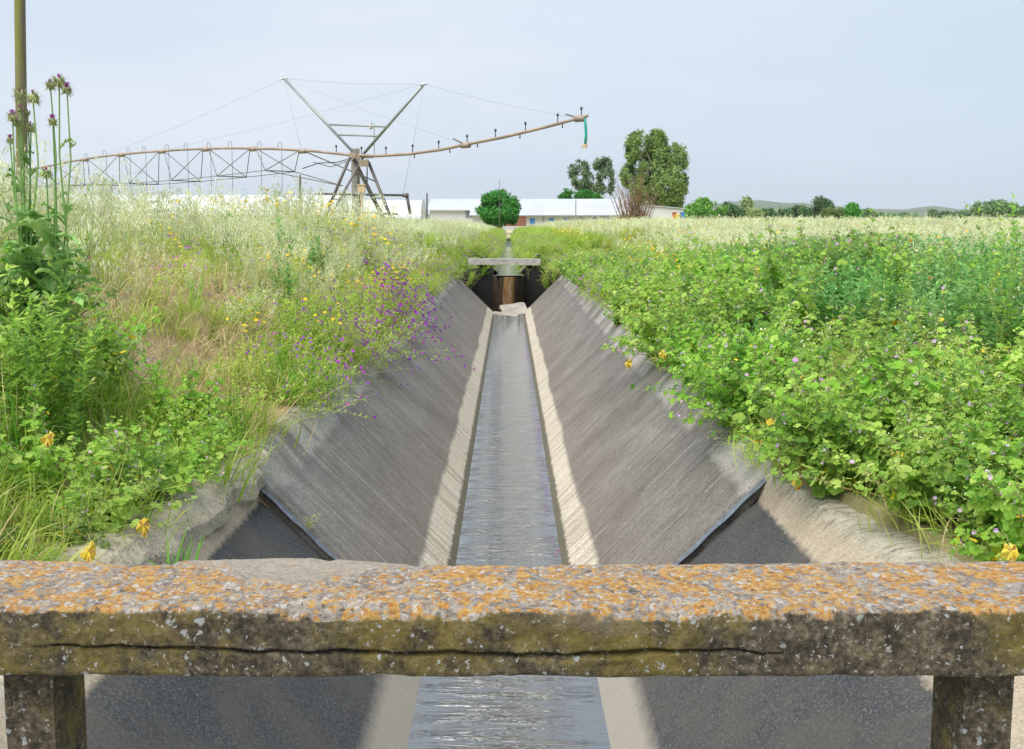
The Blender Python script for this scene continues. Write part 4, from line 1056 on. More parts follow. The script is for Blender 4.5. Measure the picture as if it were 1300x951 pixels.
for i, (px, Y, lobes, leaf, n, lab) in enumerate(row):
    tree('field_tree', px, Y, 283, lobes, leaf, int(n * 1.8), .0011 * Y, lab, group='trees along the far field edge', trunk_r=.25 * Y / 250, seed=20 + i)

# bare reddish shrub
def bare_shrub():
    Y = 75; base = P(806, 290, Y); base[2] = float(ground_z(base[0], Y))
    o = empty('bare_shrub', tuple(base)); tag(o, 'tall bare reddish twiggy shrub in front of the eucalyptus', 'shrub')
    rg = random.Random(3); mb = MB(); tw = MB()
    for i in range(70):
        a = rg.uniform(-.5, .5) * 1.2; h = rg.uniform(2.4, 5.2) * (1 - .5 * abs(a)); x0 = rg.uniform(-.8, .8); y0 = rg.uniform(-.6, .6)
        pts = [(x0, y0, 0)]
        for k in range(1, 5):
            t_ = k / 4; pts.append((x0 + a * h * t_ * .75 + rg.uniform(-.06, .06), y0 + rg.uniform(-.1, .1) * k, h * t_))
        mb.tube(pts, [.035, .028, .022, .016, .008], 4, cap=False)
        for k in range(5):
            j = rg.randint(1, 3); p = np.array(pts[j]); q = p + np.array((rg.uniform(-.4, .4), rg.uniform(-.4, .4), rg.uniform(.3, .9)))
            tw.tube([p, q], [.012, .005], 3, cap=False)
    mb.build('stem', M['brownstem'], o); tw.build('twigs', M['brownstem'], o)
bare_shrub()

# ------------------------------------------------------------------ plant prototypes
def rot_frame(d):
    d = np.array(d, float); d /= np.linalg.norm(d)
    a = np.cross(d, (0, 0, 1.)); 
    if np.linalg.norm(a) < .05: a = np.array((1., 0, 0))
    a /= np.linalg.norm(a); return d, a, np.cross(a, d)
def lobed_leaf(mb, c, nrm, r, rg, m=0, rag=.05):
    """round, cupped, five lobed mallow leaf with a notch at its stalk"""
    d, a, b_ = rot_frame(nrm)
    ph = rg.uniform(0, 6.28); n = 15; vs_ = [np.array(c)]
    for k in range(n + 1):
        t_ = .35 + (2 * math.pi - .7) * k / n
        lob = .93 + .075 * math.cos(5 * 6.283 / 5.583 * (t_ - .35) - math.pi)
        rr = r * lob * (1 + rg.uniform(-rag, rag))
        vs_.append(np.array(c) + (a * math.cos(t_ + ph) + b_ * math.sin(t_ + ph)) * rr + d * r * (.16 + .10 * math.cos(5.6 * (t_ - .35)) + rag * 1.2 * rg.uniform(-1, 1)))
    mb.add(vs_, [(0, k, k + 1) for k in range(1, n + 1)], m)
def petals(mb, c, nrm, r, rg, m, n=5):
    d, a, b_ = rot_frame(nrm); vs_ = [np.array(c)]; fs = []
    for k in range(n):
        t_ = 2 * math.pi * k / n
        for dt, rr, up in ((-.45, .85, .25), (0, 1., .3), (.45, .85, .25)):
            vs_.append(np.array(c) + (a * math.cos(t_ + dt) + b_ * math.sin(t_ + dt)) * r * rr + d * r * up)
        fs += [(0, 3 * k + 1, 3 * k + 2), (0, 3 * k + 2, 3 * k + 3)]
    mb.add(vs_, fs, m)
def stem_curve(rg, h, lean, n=6, az_=None, wob=.04):
    az_ = rg.uniform(0, 6.283) if az_ is None else az_
    pts = []; L = lean * h
    for k in range(n + 1):
        t_ = k / n
        pts.append(np.array((math.cos(az_) * L * t_ ** 1.3 + rg.uniform(-wob, wob) * t_ * h, math.sin(az_) * L * t_ ** 1.3 + rg.uniform(-wob, wob) * t_ * h, h * t_ * (1 - .15 * lean * t_))))
    return pts
def at_curve(pts, t_):
    k = min(int(t_ * (len(pts) - 1)), len(pts) - 2); f = t_ * (len(pts) - 1) - k
    return pts[k] * (1 - f) + pts[k + 1] * f
def mallow(seed, h=.8, nst=12, lpb=17, lr=.034, fl=10, ylw=.02, leafm=0):
    rg = random.Random(seed); mb = MB(); fb = MB()
    for s_ in range(nst):
        lean = rg.uniform(.05, .95); hh = h * rg.uniform(.65, 1.05) * (1 - .35 * max(0, lean - .4))
        c = stem_curve(rg, hh, lean)
        mb.tube(c, [.0055 * (1 - .7 * k / 6) for k in range(7)], 4, m=1 if rg.random() < .8 else 3, cap=False)
        for l_ in range(lpb):
            t_ = rg.uniform(.05, 1.0) ** .75; p = at_curve(c, t_)
            a = rg.uniform(0, 6.283); L = rg.uniform(.03, .10) * (1.3 - .8 * t_)
            q = p + np.array((math.cos(a) * L, math.sin(a) * L, rg.uniform(.0, .05)))
            mb.tube([p, q], .0016, 3, m=1, cap=False)
            r = lr * rg.uniform(.35, 1.5) * (1.45 - 1.05 * t_)
            y = rg.random() < ylw * (2 if t_ < .4 else .5)
            lobed_leaf(mb, q, (math.cos(a) * .5 + rg.uniform(-.4, .4), math.sin(a) * .5 + rg.uniform(-.4, .4), 1 - .3 * rg.random()), r, rg, 2 if y else 0)
        for b__ in range(16):   # pale buds and young leaf tips
            p = at_curve(c, rg.uniform(.62, 1.0)) + np.array((rg.uniform(-.02, .02), rg.uniform(-.02, .02), rg.uniform(0, .02)))
            d = np.array((rg.uniform(-1, 1), rg.uniform(-1, 1), rg.uniform(0, 1.2))); d /= np.linalg.norm(d); s2 = np.cross(d, (.3, .2, 1)); s2 /= np.linalg.norm(s2); z_ = rg.uniform(.005, .012)
            mb.add([p, p + d * z_ + s2 * z_ * .7, p + d * z_ * 2, p + d * z_ - s2 * z_ * .7], [(0, 1, 2, 3)], 4)
        for f_ in range(max(1, fl // nst + (rg.random() < (fl % nst) / nst))) if fl else []:
            p = at_curve(c, rg.uniform(.7, 1)); a = rg.uniform(0, 6.283)
            petals(fb, p + np.array((math.cos(a) * .03, math.sin(a) * .03, .03)), (math.cos(a), math.sin(a) - .6, .7), rg.uniform(.012, .019), rg, 0)
    return mb.mesh('mallow_foliage', [M['mallow'] if leafm == 0 else M['mallow_dark'], M['stem'], M['yellow_leaf'], M['brownstem'], M['bud']]), fb.mesh('mallow_flowers', [M['pink']])
def grass_clump(seed, h=.45, n=70, w=.004, spread=.10, lean=.7, mats=('grass', 'straw'), dry=.06):
    rg = random.Random(seed); mb = MB()
    for i in range(n):
        az_ = rg.uniform(0, 6.283); hh = h * rg.uniform(.5, 1.15); ln = lean * rg.uniform(.1, 1.2)
        o = np.array((rg.gauss(0, spread), rg.gauss(0, spread), 0)); pts = []
        for k in range(6):
            t_ = k / 5; pts.append(o + np.array((math.cos(az_) * hh * ln * t_ ** 1.8, math.sin(az_) * hh * ln * t_ ** 1.8, hh * (t_ - .42 * ln * t_ ** 2.6))))
        ww = w * rg.uniform(.6, 1.4)
        mb.strip(pts, [ww * q for q in (.7, 1, 1, .85, .5, .05)], (-math.sin(az_), math.cos(az_), rg.uniform(-.3, .3)), 1 if rg.random() < dry else 0)
    return mb.mesh('grass_clump', [M[mats[0]], M[mats[1]]])
def oat_clump(seed, h=.95, n=10, k_sp=16, size=.013, spread=.16, w=.0022):
    rg = random.Random(seed); mb = MB()
    for i in range(n):
        o = np.array((rg.gauss(0, spread), rg.gauss(0, spread), 0)); c = [o + p for p in stem_curve(rg, h * rg.uniform(.75, 1.1), rg.uniform(.05, .35))]
        sd = np.array((rg.uniform(-1, 1), rg.uniform(-1, 1), 0)); sd /= np.linalg.norm(sd)
        mb.strip(c, [w, w, w, w * .8, w * .7, w * .6, w * .4], sd, 1)
        for _ in range(2):   # leaves
            p = at_curve(c, rg.uniform(.1, .5)); a = rg.uniform(0, 6.283)
            mb.strip([p, p + (math.cos(a) * .08, math.sin(a) * .08, .12), p + (math.cos(a) * .2, math.sin(a) * .2, .12)], [.003, .003, .0004], (-math.sin(a), math.cos(a), 0), 1)
        for s_ in range(k_sp):
            t_ = rg.uniform(.68, 1.0); p = at_curve(c, t_); a = rg.uniform(0, 6.283); L = rg.uniform(.02, .07) * (1.6 - t_)
            q = p + np.array((math.cos(a) * L, math.sin(a) * L, .01)); s = size * rg.uniform(.7, 1.3)
            mb.strip([p, q], [.0006, .0006], (0, 0, 1), 1)
            dn = np.array((math.cos(a) * .4, math.sin(a) * .4, -1.)); sd2 = np.array((-math.sin(a), math.cos(a), 0))
            mb.add([q, q + dn * s * .8 + sd2 * s * .30, q + dn * s * 2.0, q + dn * s * .8 - sd2 * s * .30], [(0, 1, 2, 3)], 0)
            ot = np.array((math.cos(a), math.sin(a), .2))
            mb.add([q, q + dn * s * .8 + ot * s * .28, q + dn * s * 1.9, q + dn * s * .8 - ot * s * .28], [(0, 1, 2, 3)], 0)
    return mb.mesh('oat_clump', [M['oat'], M['oatstem']])
def small_herb(seed, h=.6, n=16, leaf='mallow_dark', lsz=.014, nl=30, flower=None, nf=2, fsz=.012, spread=.06, lean=(.1, .8), flmat='purple'):
    """thin stems set with small narrow leaves, optional flower heads at the tips"""
    rg = random.Random(seed); mb = MB()
    for i in range(n):
        o = np.array((rg.gauss(0, spread), rg.gauss(0, spread), 0)); c = [o + p for p in stem_curve(rg, h * rg.uniform(.6, 1.1), rg.uniform(*lean))]
        sd = np.array((rg.uniform(-1, 1), rg.uniform(-1, 1), 0)); sd /= np.linalg.norm(sd)
        mb.strip(c, [.0024, .0024, .002, .002, .0016, .0013, .001], sd, 1)
        for l_ in range(nl):
            p = at_curve(c, rg.uniform(.08, 1)); a = rg.uniform(0, 6.283); e = rg.uniform(-.1, 1.0)
            d = np.array((math.cos(a), math.sin(a), e)); d /= np.linalg.norm(d); s2 = np.cross(d, (rg.uniform(-.4, .4), rg.uniform(-.4, .4), 1)); s2 /= np.linalg.norm(s2)
            s = lsz * rg.uniform(.6, 1.5)
            mb.add([p, p + d * s + s2 * s * .42, p + d * s * 2.1, p + d * s - s2 * s * .42], [(0, 1, 2, 3)], 0)
        if flower:
            for f_ in range(nf):
                if flower == 'head':
                    p = at_curve(c, 1 - f_ * .09) + np.array((rg.uniform(-.015, .015), rg.uniform(-.015, .015), 0))
                    s = fsz * rg.uniform(.7, 1.2)
                    for q in range(5):
                        d = np.array((rg.uniform(-1, 1), rg.uniform(-1, 1), rg.uniform(-.3, 1))); d /= np.linalg.norm(d); s2 = np.cross(d, (.3, .2, 1)); s2 /= np.linalg.norm(s2)
                        mb.add([p, p + d * s * .7 + s2 * s * .4, p + d * s * 1.2, p + d * s * .7 - s2 * s * .4], [(0, 1, 2, 3)], 2)
                else:
                    if rg.random() < .75: petals(mb, at_curve(c, 1 - .12 * f_) + np.array((0, 0, .005)), (rg.uniform(-.5, .5), rg.uniform(-1.1, .2), 1), fsz * rg.uniform(.75, 1.2), rg, 2, 6)
    return mb.mesh('herb', [M[leaf], M['stem'], M[flmat]])
def straw_litter(seed, n=110, R_=.5):
    rg = random.Random(seed); mb = MB()
    for i in range(n):
        a = rg.uniform(0, 6.283); x, y = rg.gauss(0, R_ / 2), rg.gauss(0, R_ / 2); L = rg.uniform(.06, .28); up = rg.uniform(-.05, .9)
        p = np.array((x, y, rg.uniform(0, .03))); d = np.array((math.cos(a), math.sin(a), up)) * L
        mb.strip([p, p + d * .5 + (0, 0, .01), p + d], [.0022, .002, .0004], (-math.sin(a), math.cos(a), .2), 0)
    return mb.mesh('straw', [M['straw']])

# ------------------------------------------------------------------ scatter of uncountable ground cover
def proto_collection(name, meshes):
    c = bpy.data.collections.new(name)
    for i, me in enumerate(meshes):
        o = bpy.data.objects.new('%s_plant_%02d' % (name, i), me); c.objects.link(o)
    return c
def scatter(name, meshes, pts, rots, scl, label):
    """ONE stuff object: many clumps set on points"""
    c = proto_collection(name + '_source', meshes)
    n = len(pts)
    me = bpy.data.meshes.new(name); me.vertices.add(n); me.vertices.foreach_set('co', np.ascontiguousarray(pts, dtype=np.float32).ravel())
    a = me.attributes.new('rot', 'FLOAT_VECTOR', 'POINT'); a.data.foreach_set('vector', np.ascontiguousarray(rots, dtype=np.float32).ravel())
    a = me.attributes.new('scl', 'FLOAT', 'POINT'); a.data.foreach_set('value', np.ascontiguousarray(scl, dtype=np.float32))
    a = me.attributes.new('pick', 'INT', 'POINT'); a.data.foreach_set('value', RNG.integers(0, len(meshes), n).astype(np.int32))
    o = link(name, me); tag(o, label, 'ground cover', kind='stuff')
    gt = bpy.data.node_groups.new(name, 'GeometryNodeTree')
    gt.interface.new_socket('Geometry', in_out='INPUT', socket_type='NodeSocketGeometry'); gt.interface.new_socket('Geometry', in_out='OUTPUT', socket_type='NodeSocketGeometry')
    gi = N(gt, 'NodeGroupInput'); go = N(gt, 'NodeGroupOutput'); ip = N(gt, 'GeometryNodeInstanceOnPoints'); ci = N(gt, 'GeometryNodeCollectionInfo')
    ci.inputs['Collection'].default_value = c; ci.inputs['Separate Children'].default_value = True; ci.inputs['Reset Children'].default_value = True
    def na(nm, ty):
        q = N(gt, 'GeometryNodeInputNamedAttribute', data_type=ty); q.inputs['Name'].default_value = nm; return q.outputs['Attribute']
    er = N(gt, 'FunctionNodeEulerToRotation'); gt.links.new(na('rot', 'FLOAT_VECTOR'), er.inputs[0])
    gt.links.new(gi.outputs[0], ip.inputs['Points']); gt.links.new(ci.outputs[0], ip.inputs['Instance']); ip.inputs['Pick Instance'].default_value = True
    gt.links.new(na('pick', 'INT'), ip.inputs['Instance Index']); gt.links.new(er.outputs[0], ip.inputs['Rotation']); gt.links.new(na('scl', 'FLOAT'), ip.inputs['Scale'])
    gt.links.new(ip.outputs[0], go.inputs[0])
    md = o.modifiers.new('plants', 'NODES'); md.node_group = gt
    return o
def in_view(x, y, m=.06):
    return (np.abs(x / np.maximum(y, .1)) < .5 + m + .8 / np.maximum(y, 1))
def sample(side, y0, y1, dens, d0=.1, d1=1e9, fn=None, fall=None, dexp=0):
    """random ground points on one bank; dens per square metre at y0, falling as (y0/y)**dexp"""
    P_ = []; y = y0
    while y < y1:
        yb = min(y1, y * 1.12 + .3); w = .62 * yb + 1.2; ar = w * (yb - y)
        k = dens * (y0 / y) ** dexp
        n = RNG.poisson(max(ar * k, 0))
        xx = RNG.uniform(0, w, n); yy = RNG.uniform(y, yb, n)
        P_.append(np.stack([xx, yy], -1)); y = yb
    p = np.concatenate(P_); x, y = p[:, 0], p[:, 1]
    d = x - rim(y, side); k = (d > d0) & (d < d1) & in_view(x, y)
    p = p[k]; p[:, 0] *= side
    if fn is not None and len(p):
        pr = fn(p[:, 0], p[:, 1]); p = p[RNG.uniform(size=len(p)) < pr]
    return p
def place(p, sc=(0.75, 1.25), tilt=.12, grow=None, sink=.02, lean_in=0):
    n = len(p); z = ground_z(p[:, 0], p[:, 1]) - sink - np.maximum(rim(p[:, 1], p[:, 0]) - np.abs(p[:, 0]), 0)
    P3 = np.stack([p[:, 0], p[:, 1], z], -1)
    r = np.stack([RNG.normal(0, tilt, n), RNG.normal(0, tilt, n), RNG.uniform(0, 6.283, n)], -1)
    s = RNG.uniform(*sc, n)
    if grow is not None: s = s * grow(p[:, 0], p[:, 1])
    if lean_in:   # plants on the rim lean out over the wall
        d = np.abs(p[:, 0]) - rim(p[:, 1], p[:, 0]); k = ss(d, .7, .05) * lean_in
        r[:, 1] += -np.sign(p[:, 0]) * k
    for i in range(n):      # turn first, then tilt
        m_ = Euler((r[i, 0], r[i, 1], 0)).to_matrix() @ Matrix.Rotation(r[i, 2], 3, 'Z'); r[i] = m_.to_euler()
    return P3, r, s

# bare soil patch on the sloping bank
def bare(x, y):
    d = np.abs(x) - 1.81
    m_ = ss(fbm(x * .55 + 3, y * .28, 2.2, 3), -.45, .0) * ss(d, .75, 1.2) * ss(d, 3.6, 2.6) * ss(y, 7.5, 9) * ss(y, 24, 17)
    rt = x / np.maximum(y, .1) + .05 * fbm(x * 1.2, y * .6, 6.1, 3)
    w_ = ss(rt, -.44, -.39) * ss(rt, -.21, -.26) * ss(y, 7.0, 7.8) * ss(y, 15, 12.5)
    return np.where(x < 0, np.maximum(m_ * .7, w_ * (.62 + .38 * ss(fbm(x * 1.3, y * .7, 9.1, 2), -.3, .2))), 0)

# mallows: the nearest are objects, the rest one mass
mal = [mallow(s, h, n, lp, lr, fl) for s, h, n, lp, lr, fl in ((1, .82, 13, 24, .052, 7), (2, 1.0, 14, 26, .050, 8), (3, .68, 12, 24, .056, 5), (4, .9, 13, 28, .044, 10))]
mal_s = [mallow(31, .75, 13, 20, .046, 14), mallow(32, .85, 13, 20, .048, 12), mallow(33, .7, 12, 20, .044, 16)]
nearR = sample(1, 2.9, 13, 8.5, .10, 5.2, fn=lambda x, y: np.where((y > 7.8) & (x / y > .29), .18, 1.0) * (.35 + .65 * ss(fbm(x * .9, y * .9, 7.7, 2), -.25, .1)))
nearL = sample(-1, 3.0, 7.4, 9.0, .12, 2.6, fn=lambda x, y: 1 - .7 * ss(y, 5.6, 7.0))
GR = ('mallow plants on the bank above the pale wing wall', 'mallow plants on the bank beside the thistles')
LB = ('bushy green mallow plant with small pink flowers on the bank beyond the pale wing wall',
      'bushy green mallow plant on the thistle side of the bank near the cracked coping')
def put_mallow(x, y, k, gi, sc, tilt=(0, 0), z=None, label=None):
    o = bpy.data.objects.new('mallow_plant', mal[k][0]); COL.objects.link(o)
    o.location = (x, y, (float(ground_z(x, y)) if z is None else z) - .02); o.rotation_mode = 'ZYX'; o.rotation_euler = (tilt[0], tilt[1], rnd.uniform(0, 6.28)); o.scale = (sc,) * 3
    d_ = abs(x) - float(rim(y, x))
    if label is None:
        if gi == 0:
            label = ('leafy mallow plant rooted right behind the rough crest of the pale wing wall' if y < YJ and d_ < .9 else
                     'leafy mallow plant standing further back beyond the pale wing wall' if y < YJ else
                     'mallow plant leaning over the rim of the smooth wall past the yellow leaves' if d_ < .8 and y < 13 else
                     'mallow plant in the distant part of the bank towards the weir' if y >= 13 else
                     'mallow plant in the second rank behind those on the smooth wall rim' if d_ < 2.2 else
                     'bright mallow plant far back from the canal before the dark herbs')
        else:
            label = ('mallow plant close behind the crumbling coping' if d_ < .9 else 'mallow plant higher on the bank below the thistles')
    tag(o, label, 'mallow plant', GR[gi])
    f = bpy.data.objects.new('blossoms', mal[k][1]); COL.objects.link(f); f.parent = o
    return o
rimrow = []
yy_ = 3.9
while yy_ < 13:
    rimrow.append(np.array((float(rim(yy_)) + rnd.uniform(.10, .34) + (.16 if yy_ < YJ else 0), yy_))); yy_ += rnd.uniform(.22, .42)
nearR = np.concatenate([nearR, np.array(rimrow)])
cands = [(p, 0) for p in nearR] + [(p, 1) for p in nearL]
far_m = sample(1, 13, 32, 6.5, .06, 3.4, dexp=.3)
gap = sample(1, 11.5, 13, 6.5, .06, 3.4); far_m = np.concatenate([far_m, gap])
yl = 4.2
while yl < 6.2:
    cands.append((np.array((-(float(rim(yl, -1)) + rnd.uniform(.10, .35)), yl)), 1)); yl += rnd.uniform(.16, .3)
far_m = far_m[np.argsort(far_m[:, 1])]
room = max(0, 296 - len(cands)); cands += [(q, 0) for q in far_m[:room]]; far_m = far_m[room:]
cands.sort(key=lambda q: q[0][1])
cnt = {0: 0, 1: 0}; restR = []
for (p, gi) in cands:
    if cnt[0] + cnt[1] >= 298: restR.append(p); continue
    d = abs(p[0]) - float(rim(p[1], p[0])); sc = rnd.uniform(.7, 1.12) * (.74 + .26 * float(ss(d, .1, .7)))
    sc *= 1.0 + .6 * float(fbm(p[0] * .9 + 5, p[1] * .7, 2.5, 2)) + (.08 if gi == 0 else 0)
    if gi == 1: sc *= .86
    lean = .5 * float(ss(d, .9, .15)) * (-1 if p[0] > 0 else 1)
    put_mallow(p[0], p[1], rnd.randrange(4), gi, sc, (rnd.gauss(0, .1), rnd.gauss(0, .1) + lean)); cnt[gi] += 1
if restR: far_m = np.concatenate([far_m, np.array(restR)])
P3, r_, s_ = place(far_m, (.7, 1.15), .15, lean_in=.4)
scatter('mallow_undergrowth', [a for a, b_ in mal_s], P3, r_, s_, 'distant mass of green mallow leaves along the canal bank')
P3b = P3 
scatter('mallow_blossom_weeds', [b_ for a, b_ in mal_s], P3[::2], r_[::2], s_[::2] * 1.03, 'scattered small pink blossoms over the distant mallows')

# low grass everywhere
gcl = [grass_clump(s, .34, 60, .0032, .12, .9) for s in (1, 2, 3)]
ps = np.concatenate([sample(-1, 3.2, 34, 34, .02, fn=lambda x, y: 1 - .93 * bare(x, y), dexp=.8), sample(1, 3.2, 30, 16, .02, dexp=.8)])
P3, r_, s_ = place(ps, (.6, 1.3), .1, lean_in=.3); scatter('short_grass', gcl, P3, r_, s_, 'short bright green grass covering both banks of the canal')
gl = [grass_clump(s, .7, 36, .0042, .06, .75, ('grass_long', 'straw'), .05) for s in (11, 12)]
ps = sample(-1, 3.4, 16, 3.0, .1, fn=lambda x, y: (1 - .95 * bare(x, y)) * ss(fbm(x, y, 8, 2), -.2, .3)); P3, r_, s_ = place(ps, (.6, 1.1), .1)
scatter('tall_grass', gl, P3, r_, s_, 'taller arching green grass tufts among the herbs')
# straw
st = [straw_litter(s) for s in (1, 2)]
ps = sample(-1, 6, 26, 5, .3, 4.5, fn=lambda x, y: .35 + .65 * bare(x, y)); P3, r_, s_ = place(ps, (.8, 1.4), .1)
scatter('straw_litter', st, P3, r_, s_, 'dry straw lying on the bare ochre soil')
# tawny dried grass on the bare patch
ps = sample(-1, 6.8, 16, 9, .3, 6, fn=lambda x, y: .03 + .97 * bare(x, y) * ss(fbm(x * 1.5, y * 1.5, 3, 2), -.5, .3)); P3, r_, s_ = place(ps, (.6, 1.2), .2)
scatter('dried_grass', [grass_clump(s, .32, 26, .0026, .10, 1.1, ('straw', 'straw'), 0) for s in (21, 22)], P3, r_, s_, 'tawny dried grass on the bare patch of the sloping bank')
# oats
oc = [oat_clump(s, .95, 11, 20, .017) for s in (1, 2, 3)]; ocf = [oat_clump(s, 1.0, 16, 22, .026, .32, .0045) for s in (5, 6)]
ps = np.concatenate([sample(-1, 6.0, 26, 4.6, .9, fn=lambda x, y: .25 + .75 * ss(np.abs(x) - 1.81, 1.8, 3.2) * (1 - .93 * bare(x, y))), sample(1, 13, 26, 6.0, 4.5), sample(1, 7.5, 16, 1.8, 4.8)])
P3, r_, s_ = place(ps, (.65, 1.05), .12); 
ps2 = sample(-1, 6.6, 18, 2.6, 1.6, fn=lambda x, y: 1 - .88 * bare(x, y)); Q3, q_, z_ = place(ps2, (1.05, 1.4), .14)
P3 = np.concatenate([P3, Q3]); r_ = np.concatenate([r_, q_]); s_ = np.concatenate([s_, z_])
scatter('wild_oat_grass', oc, P3, r_, s_, 'pale wild oats with drooping cream spikelets')
ps = np.concatenate([sample(-1, 22, 110, 7, .8, dexp=.6, fn=lambda x, y: .3 + .7 * ss(np.abs(x), 3, 5)), sample(1, 24, 120, 6.5, 2.2, dexp=.7, fn=lambda x, y: .2 + .8 * ss(np.abs(x), 4, 6.5))])
P3, r_, s_ = place(ps, (.65, 1.0), .12, grow=lambda x, y: np.where(x > 0, .95, .92)); scatter('oat_field_grass', ocf, P3, r_, s_, 'pale cream oat field stretching to the tree line')
# purple flowered herbs along the left lip, both sides near the weir
ph = [small_herb(s, .5, 20, 'grass', .012, 30, 'head', 1, .021, .08, (.2, 1.0)) for s in (1, 2, 3)]
ps = np.concatenate([sample(-1, 8.5, 34, 6.5, .02, 2.8, dexp=.2, fn=lambda x, y: (1 - .93 * bare(x, y)) * (.35 + .65 * ss(np.abs(x) - 1.81, 1.3, .3))), sample(1, 19, 34, 4.5, .02, 1.6), sample(-1, 34, 60, 3, -.45, 1.5), sample(1, 34, 60, 2, -.4, 1.5)])
P3, r_, s_ = place(ps, (.7, 1.2), .2, lean_in=.7); scatter('purple_flower_weeds', ph, P3, r_, s_, 'slender weeds dotted with purple flower heads along the canal lip')
# green filler weeds
gh = [small_herb(s, .55, 20, 'grass', .016, 40, None) for s in (5, 6)]
ps = np.concatenate([sample(-1, 6.5, 36, 4.5, .05, 30, dexp=.35, fn=lambda x, y: 1 - .96 * bare(x, y)), sample(1, 16, 60, 3.5, .05, dexp=.5), sample(1, 33, 125, 7, -.62, 2.5, dexp=.5), sample(-1, 33, 125, 7, -.50, 2.5, dexp=.5)])
P3, r_, s_ = place(ps, (.6, 1.2), .12, lean_in=.3); scatter('green_weeds', gh, P3, r_, s_, 'fresh green leafy weeds between the grasses')
# blue green herbs on the right behind the mallows
dh = [small_herb(s, .9, 17, 'mallow_dark', .024, 60, None, spread=.10, lean=(.02, .35)) for s in (7, 8, 9)]
ps = np.concatenate([sample(1, 6.5, 22, 7.5, 1.8, fn=lambda x, y: ss(x / y, .23, .31) * ss(y, 7.0, 8.6)), sample(1, 11, 22, 2.6, 1.0, 4.0), sample(1, 5.0, 12, .9, .5, 4.5), sample(-1, 5.5, 20, .8, 1.2, fn=lambda x, y: 1 - bare(x, y))])
P3, r_, s_ = place(ps, (.65, 1.1), .1); scatter('dark_herb_undergrowth', dh, P3, r_, s_, 'dark blue green leafy herbs behind the bright mallows')
# yellow daisies
yh = [small_herb(s, .75, 9, 'grass', .014, 14, 'daisy', 2, .025, .14, (.05, .4), 'yellow') for s in (12, 13)]
ps = np.concatenate([sample(-1, 6, 60, .7, .2, 12, dexp=.25, fn=lambda x, y: 1 - .6 * bare(x, y)), sample(-1, 15, 33, 1.3, .1, 1.8), sample(1, 14, 60, 2.2, 1.0, dexp=.4, fn=lambda x, y: ss(y, 13, 18))])
P3, r_, s_ = place(ps, (.7, 1.2), .12); scatter('yellow_daisy_weeds', yh, P3, r_, s_, 'yellow daisies dotted through the banks and field')
# tall herbs crowding the thistles
ps = np.stack([RNG.uniform(-4.2, -2.75, 16), RNG.uniform(6.1, 7.8, 16)], -1)
P3, r_, s_ = place(ps, (.95, 1.35), .08); scatter('tall_herb_undergrowth', [small_herb(71, .85, 14, 'mallow', .022, 60, None, spread=.10, lean=(.02, .35)), mal_s[0][0], gh[0], oc[0]], P3, r_, s_, 'tall green herbs crowding round the feet of the thistles')
# paler and taller strays among the right hand mallows
ps = sample(1, 4.0, 16, 2.6, .3, 6, fn=lambda x, y: ss(fbm(x * .8, y * .8, 4, 2), -.3, .2)); P3, r_, s_ = place(ps, (.9, 1.5), .15)
scatter('pale_green_weeds', [small_herb(81, .7, 14, 'grass', .013, 34, None, lean=(.05, .5)), small_herb(82, .75, 9, 'grass', .011, 24, 'head', 2, .012, .08, (.05, .4), 'oat')], P3, r_, s_, 'pale yellow green weeds with fluffy tips among the mallows')
ps = sample(1, 4.0, 14, 1.8, .2, 6); ps = np.concatenate([ps, sample(-1, 5.5, 14, 1.4, .3, 4)]); P3, r_, s_ = place(ps, (.7, 1.2), .3)
scatter('dead_stem_litter', [small_herb(83, .7, 5, 'straw', .009, 5, None, lean=(.3, 1.2)), straw_litter(84, 30, .4)], P3, r_, s_, 'thin dead brown stems leaning among the green plants')
# weed thicket in front of the irrigation tower
ps = np.stack([RNG.uniform(-7.6, -3.0, 190), RNG.uniform(21, 31, 190)], -1); P3, r_, s_ = place(ps, (1.1, 2.0), .1)
scatter('weed_thicket_undergrowth', [yh[0], ph[0], gh[0], oc[1], gh[1], oc[0]], P3, r_, s_, 'tall flowering weed thicket in front of the irrigation tower')
# tall leafy growth before the thistle stems
ps = np.stack([RNG.uniform(-3.3, -2.55, 9), RNG.uniform(5.5, 6.4, 9)], -1); P3, r_, s_ = place(ps, (1.0, 1.4), .08)
scatter('leafy_herb_undergrowth', [small_herb(72, .9, 15, 'mallow', .022, 60, None, spread=.10, lean=(.02, .35)), gh[0], gh[1]], P3, r_, s_, 'tall leafy herbs hiding the lower thistle stems')
# growth crowding the weir and the narrow upper reach
def box_pts(n, x0, x1, y0, y1): return np.stack([RNG.uniform(x0, x1, n), RNG.uniform(y0, y1, n)], -1)
ps = np.concatenate([box_pts(40, .40, 1.3, 36.6, 48), box_pts(26, -1.4, -.72, 36.6, 48), box_pts(40, .42, 1.2, 48, 80), box_pts(40, -1.3, -.50, 48, 80), box_pts(30, 1.55, 2.4, 31, 36.5), box_pts(30, -2.4, -1.5, 31, 36.5)])
P3, r_, s_ = place(ps, (.7, 1.25), .25); scatter('weir_side_weeds', [gh[0], ph[0], gh[1], ph[1]], P3, r_, s_, 'green weeds crowding both sides of the weir and upper canal')
ps = np.concatenate([box_pts(40, 2.45, 3.0, 4.6, 6.8) ]); ps[:, 0] = rim(ps[:, 1]) + RNG.uniform(.20, .60, 40)
P3, r_, s_ = place(ps, (.40, .7), .2, lean_in=.4); scatter('low_leafy_undergrowth', [mal_s[0][0], mal_s[1][0], gh[0]], P3, r_, s_, 'low green leaves filling the edge behind the rough wall crest')
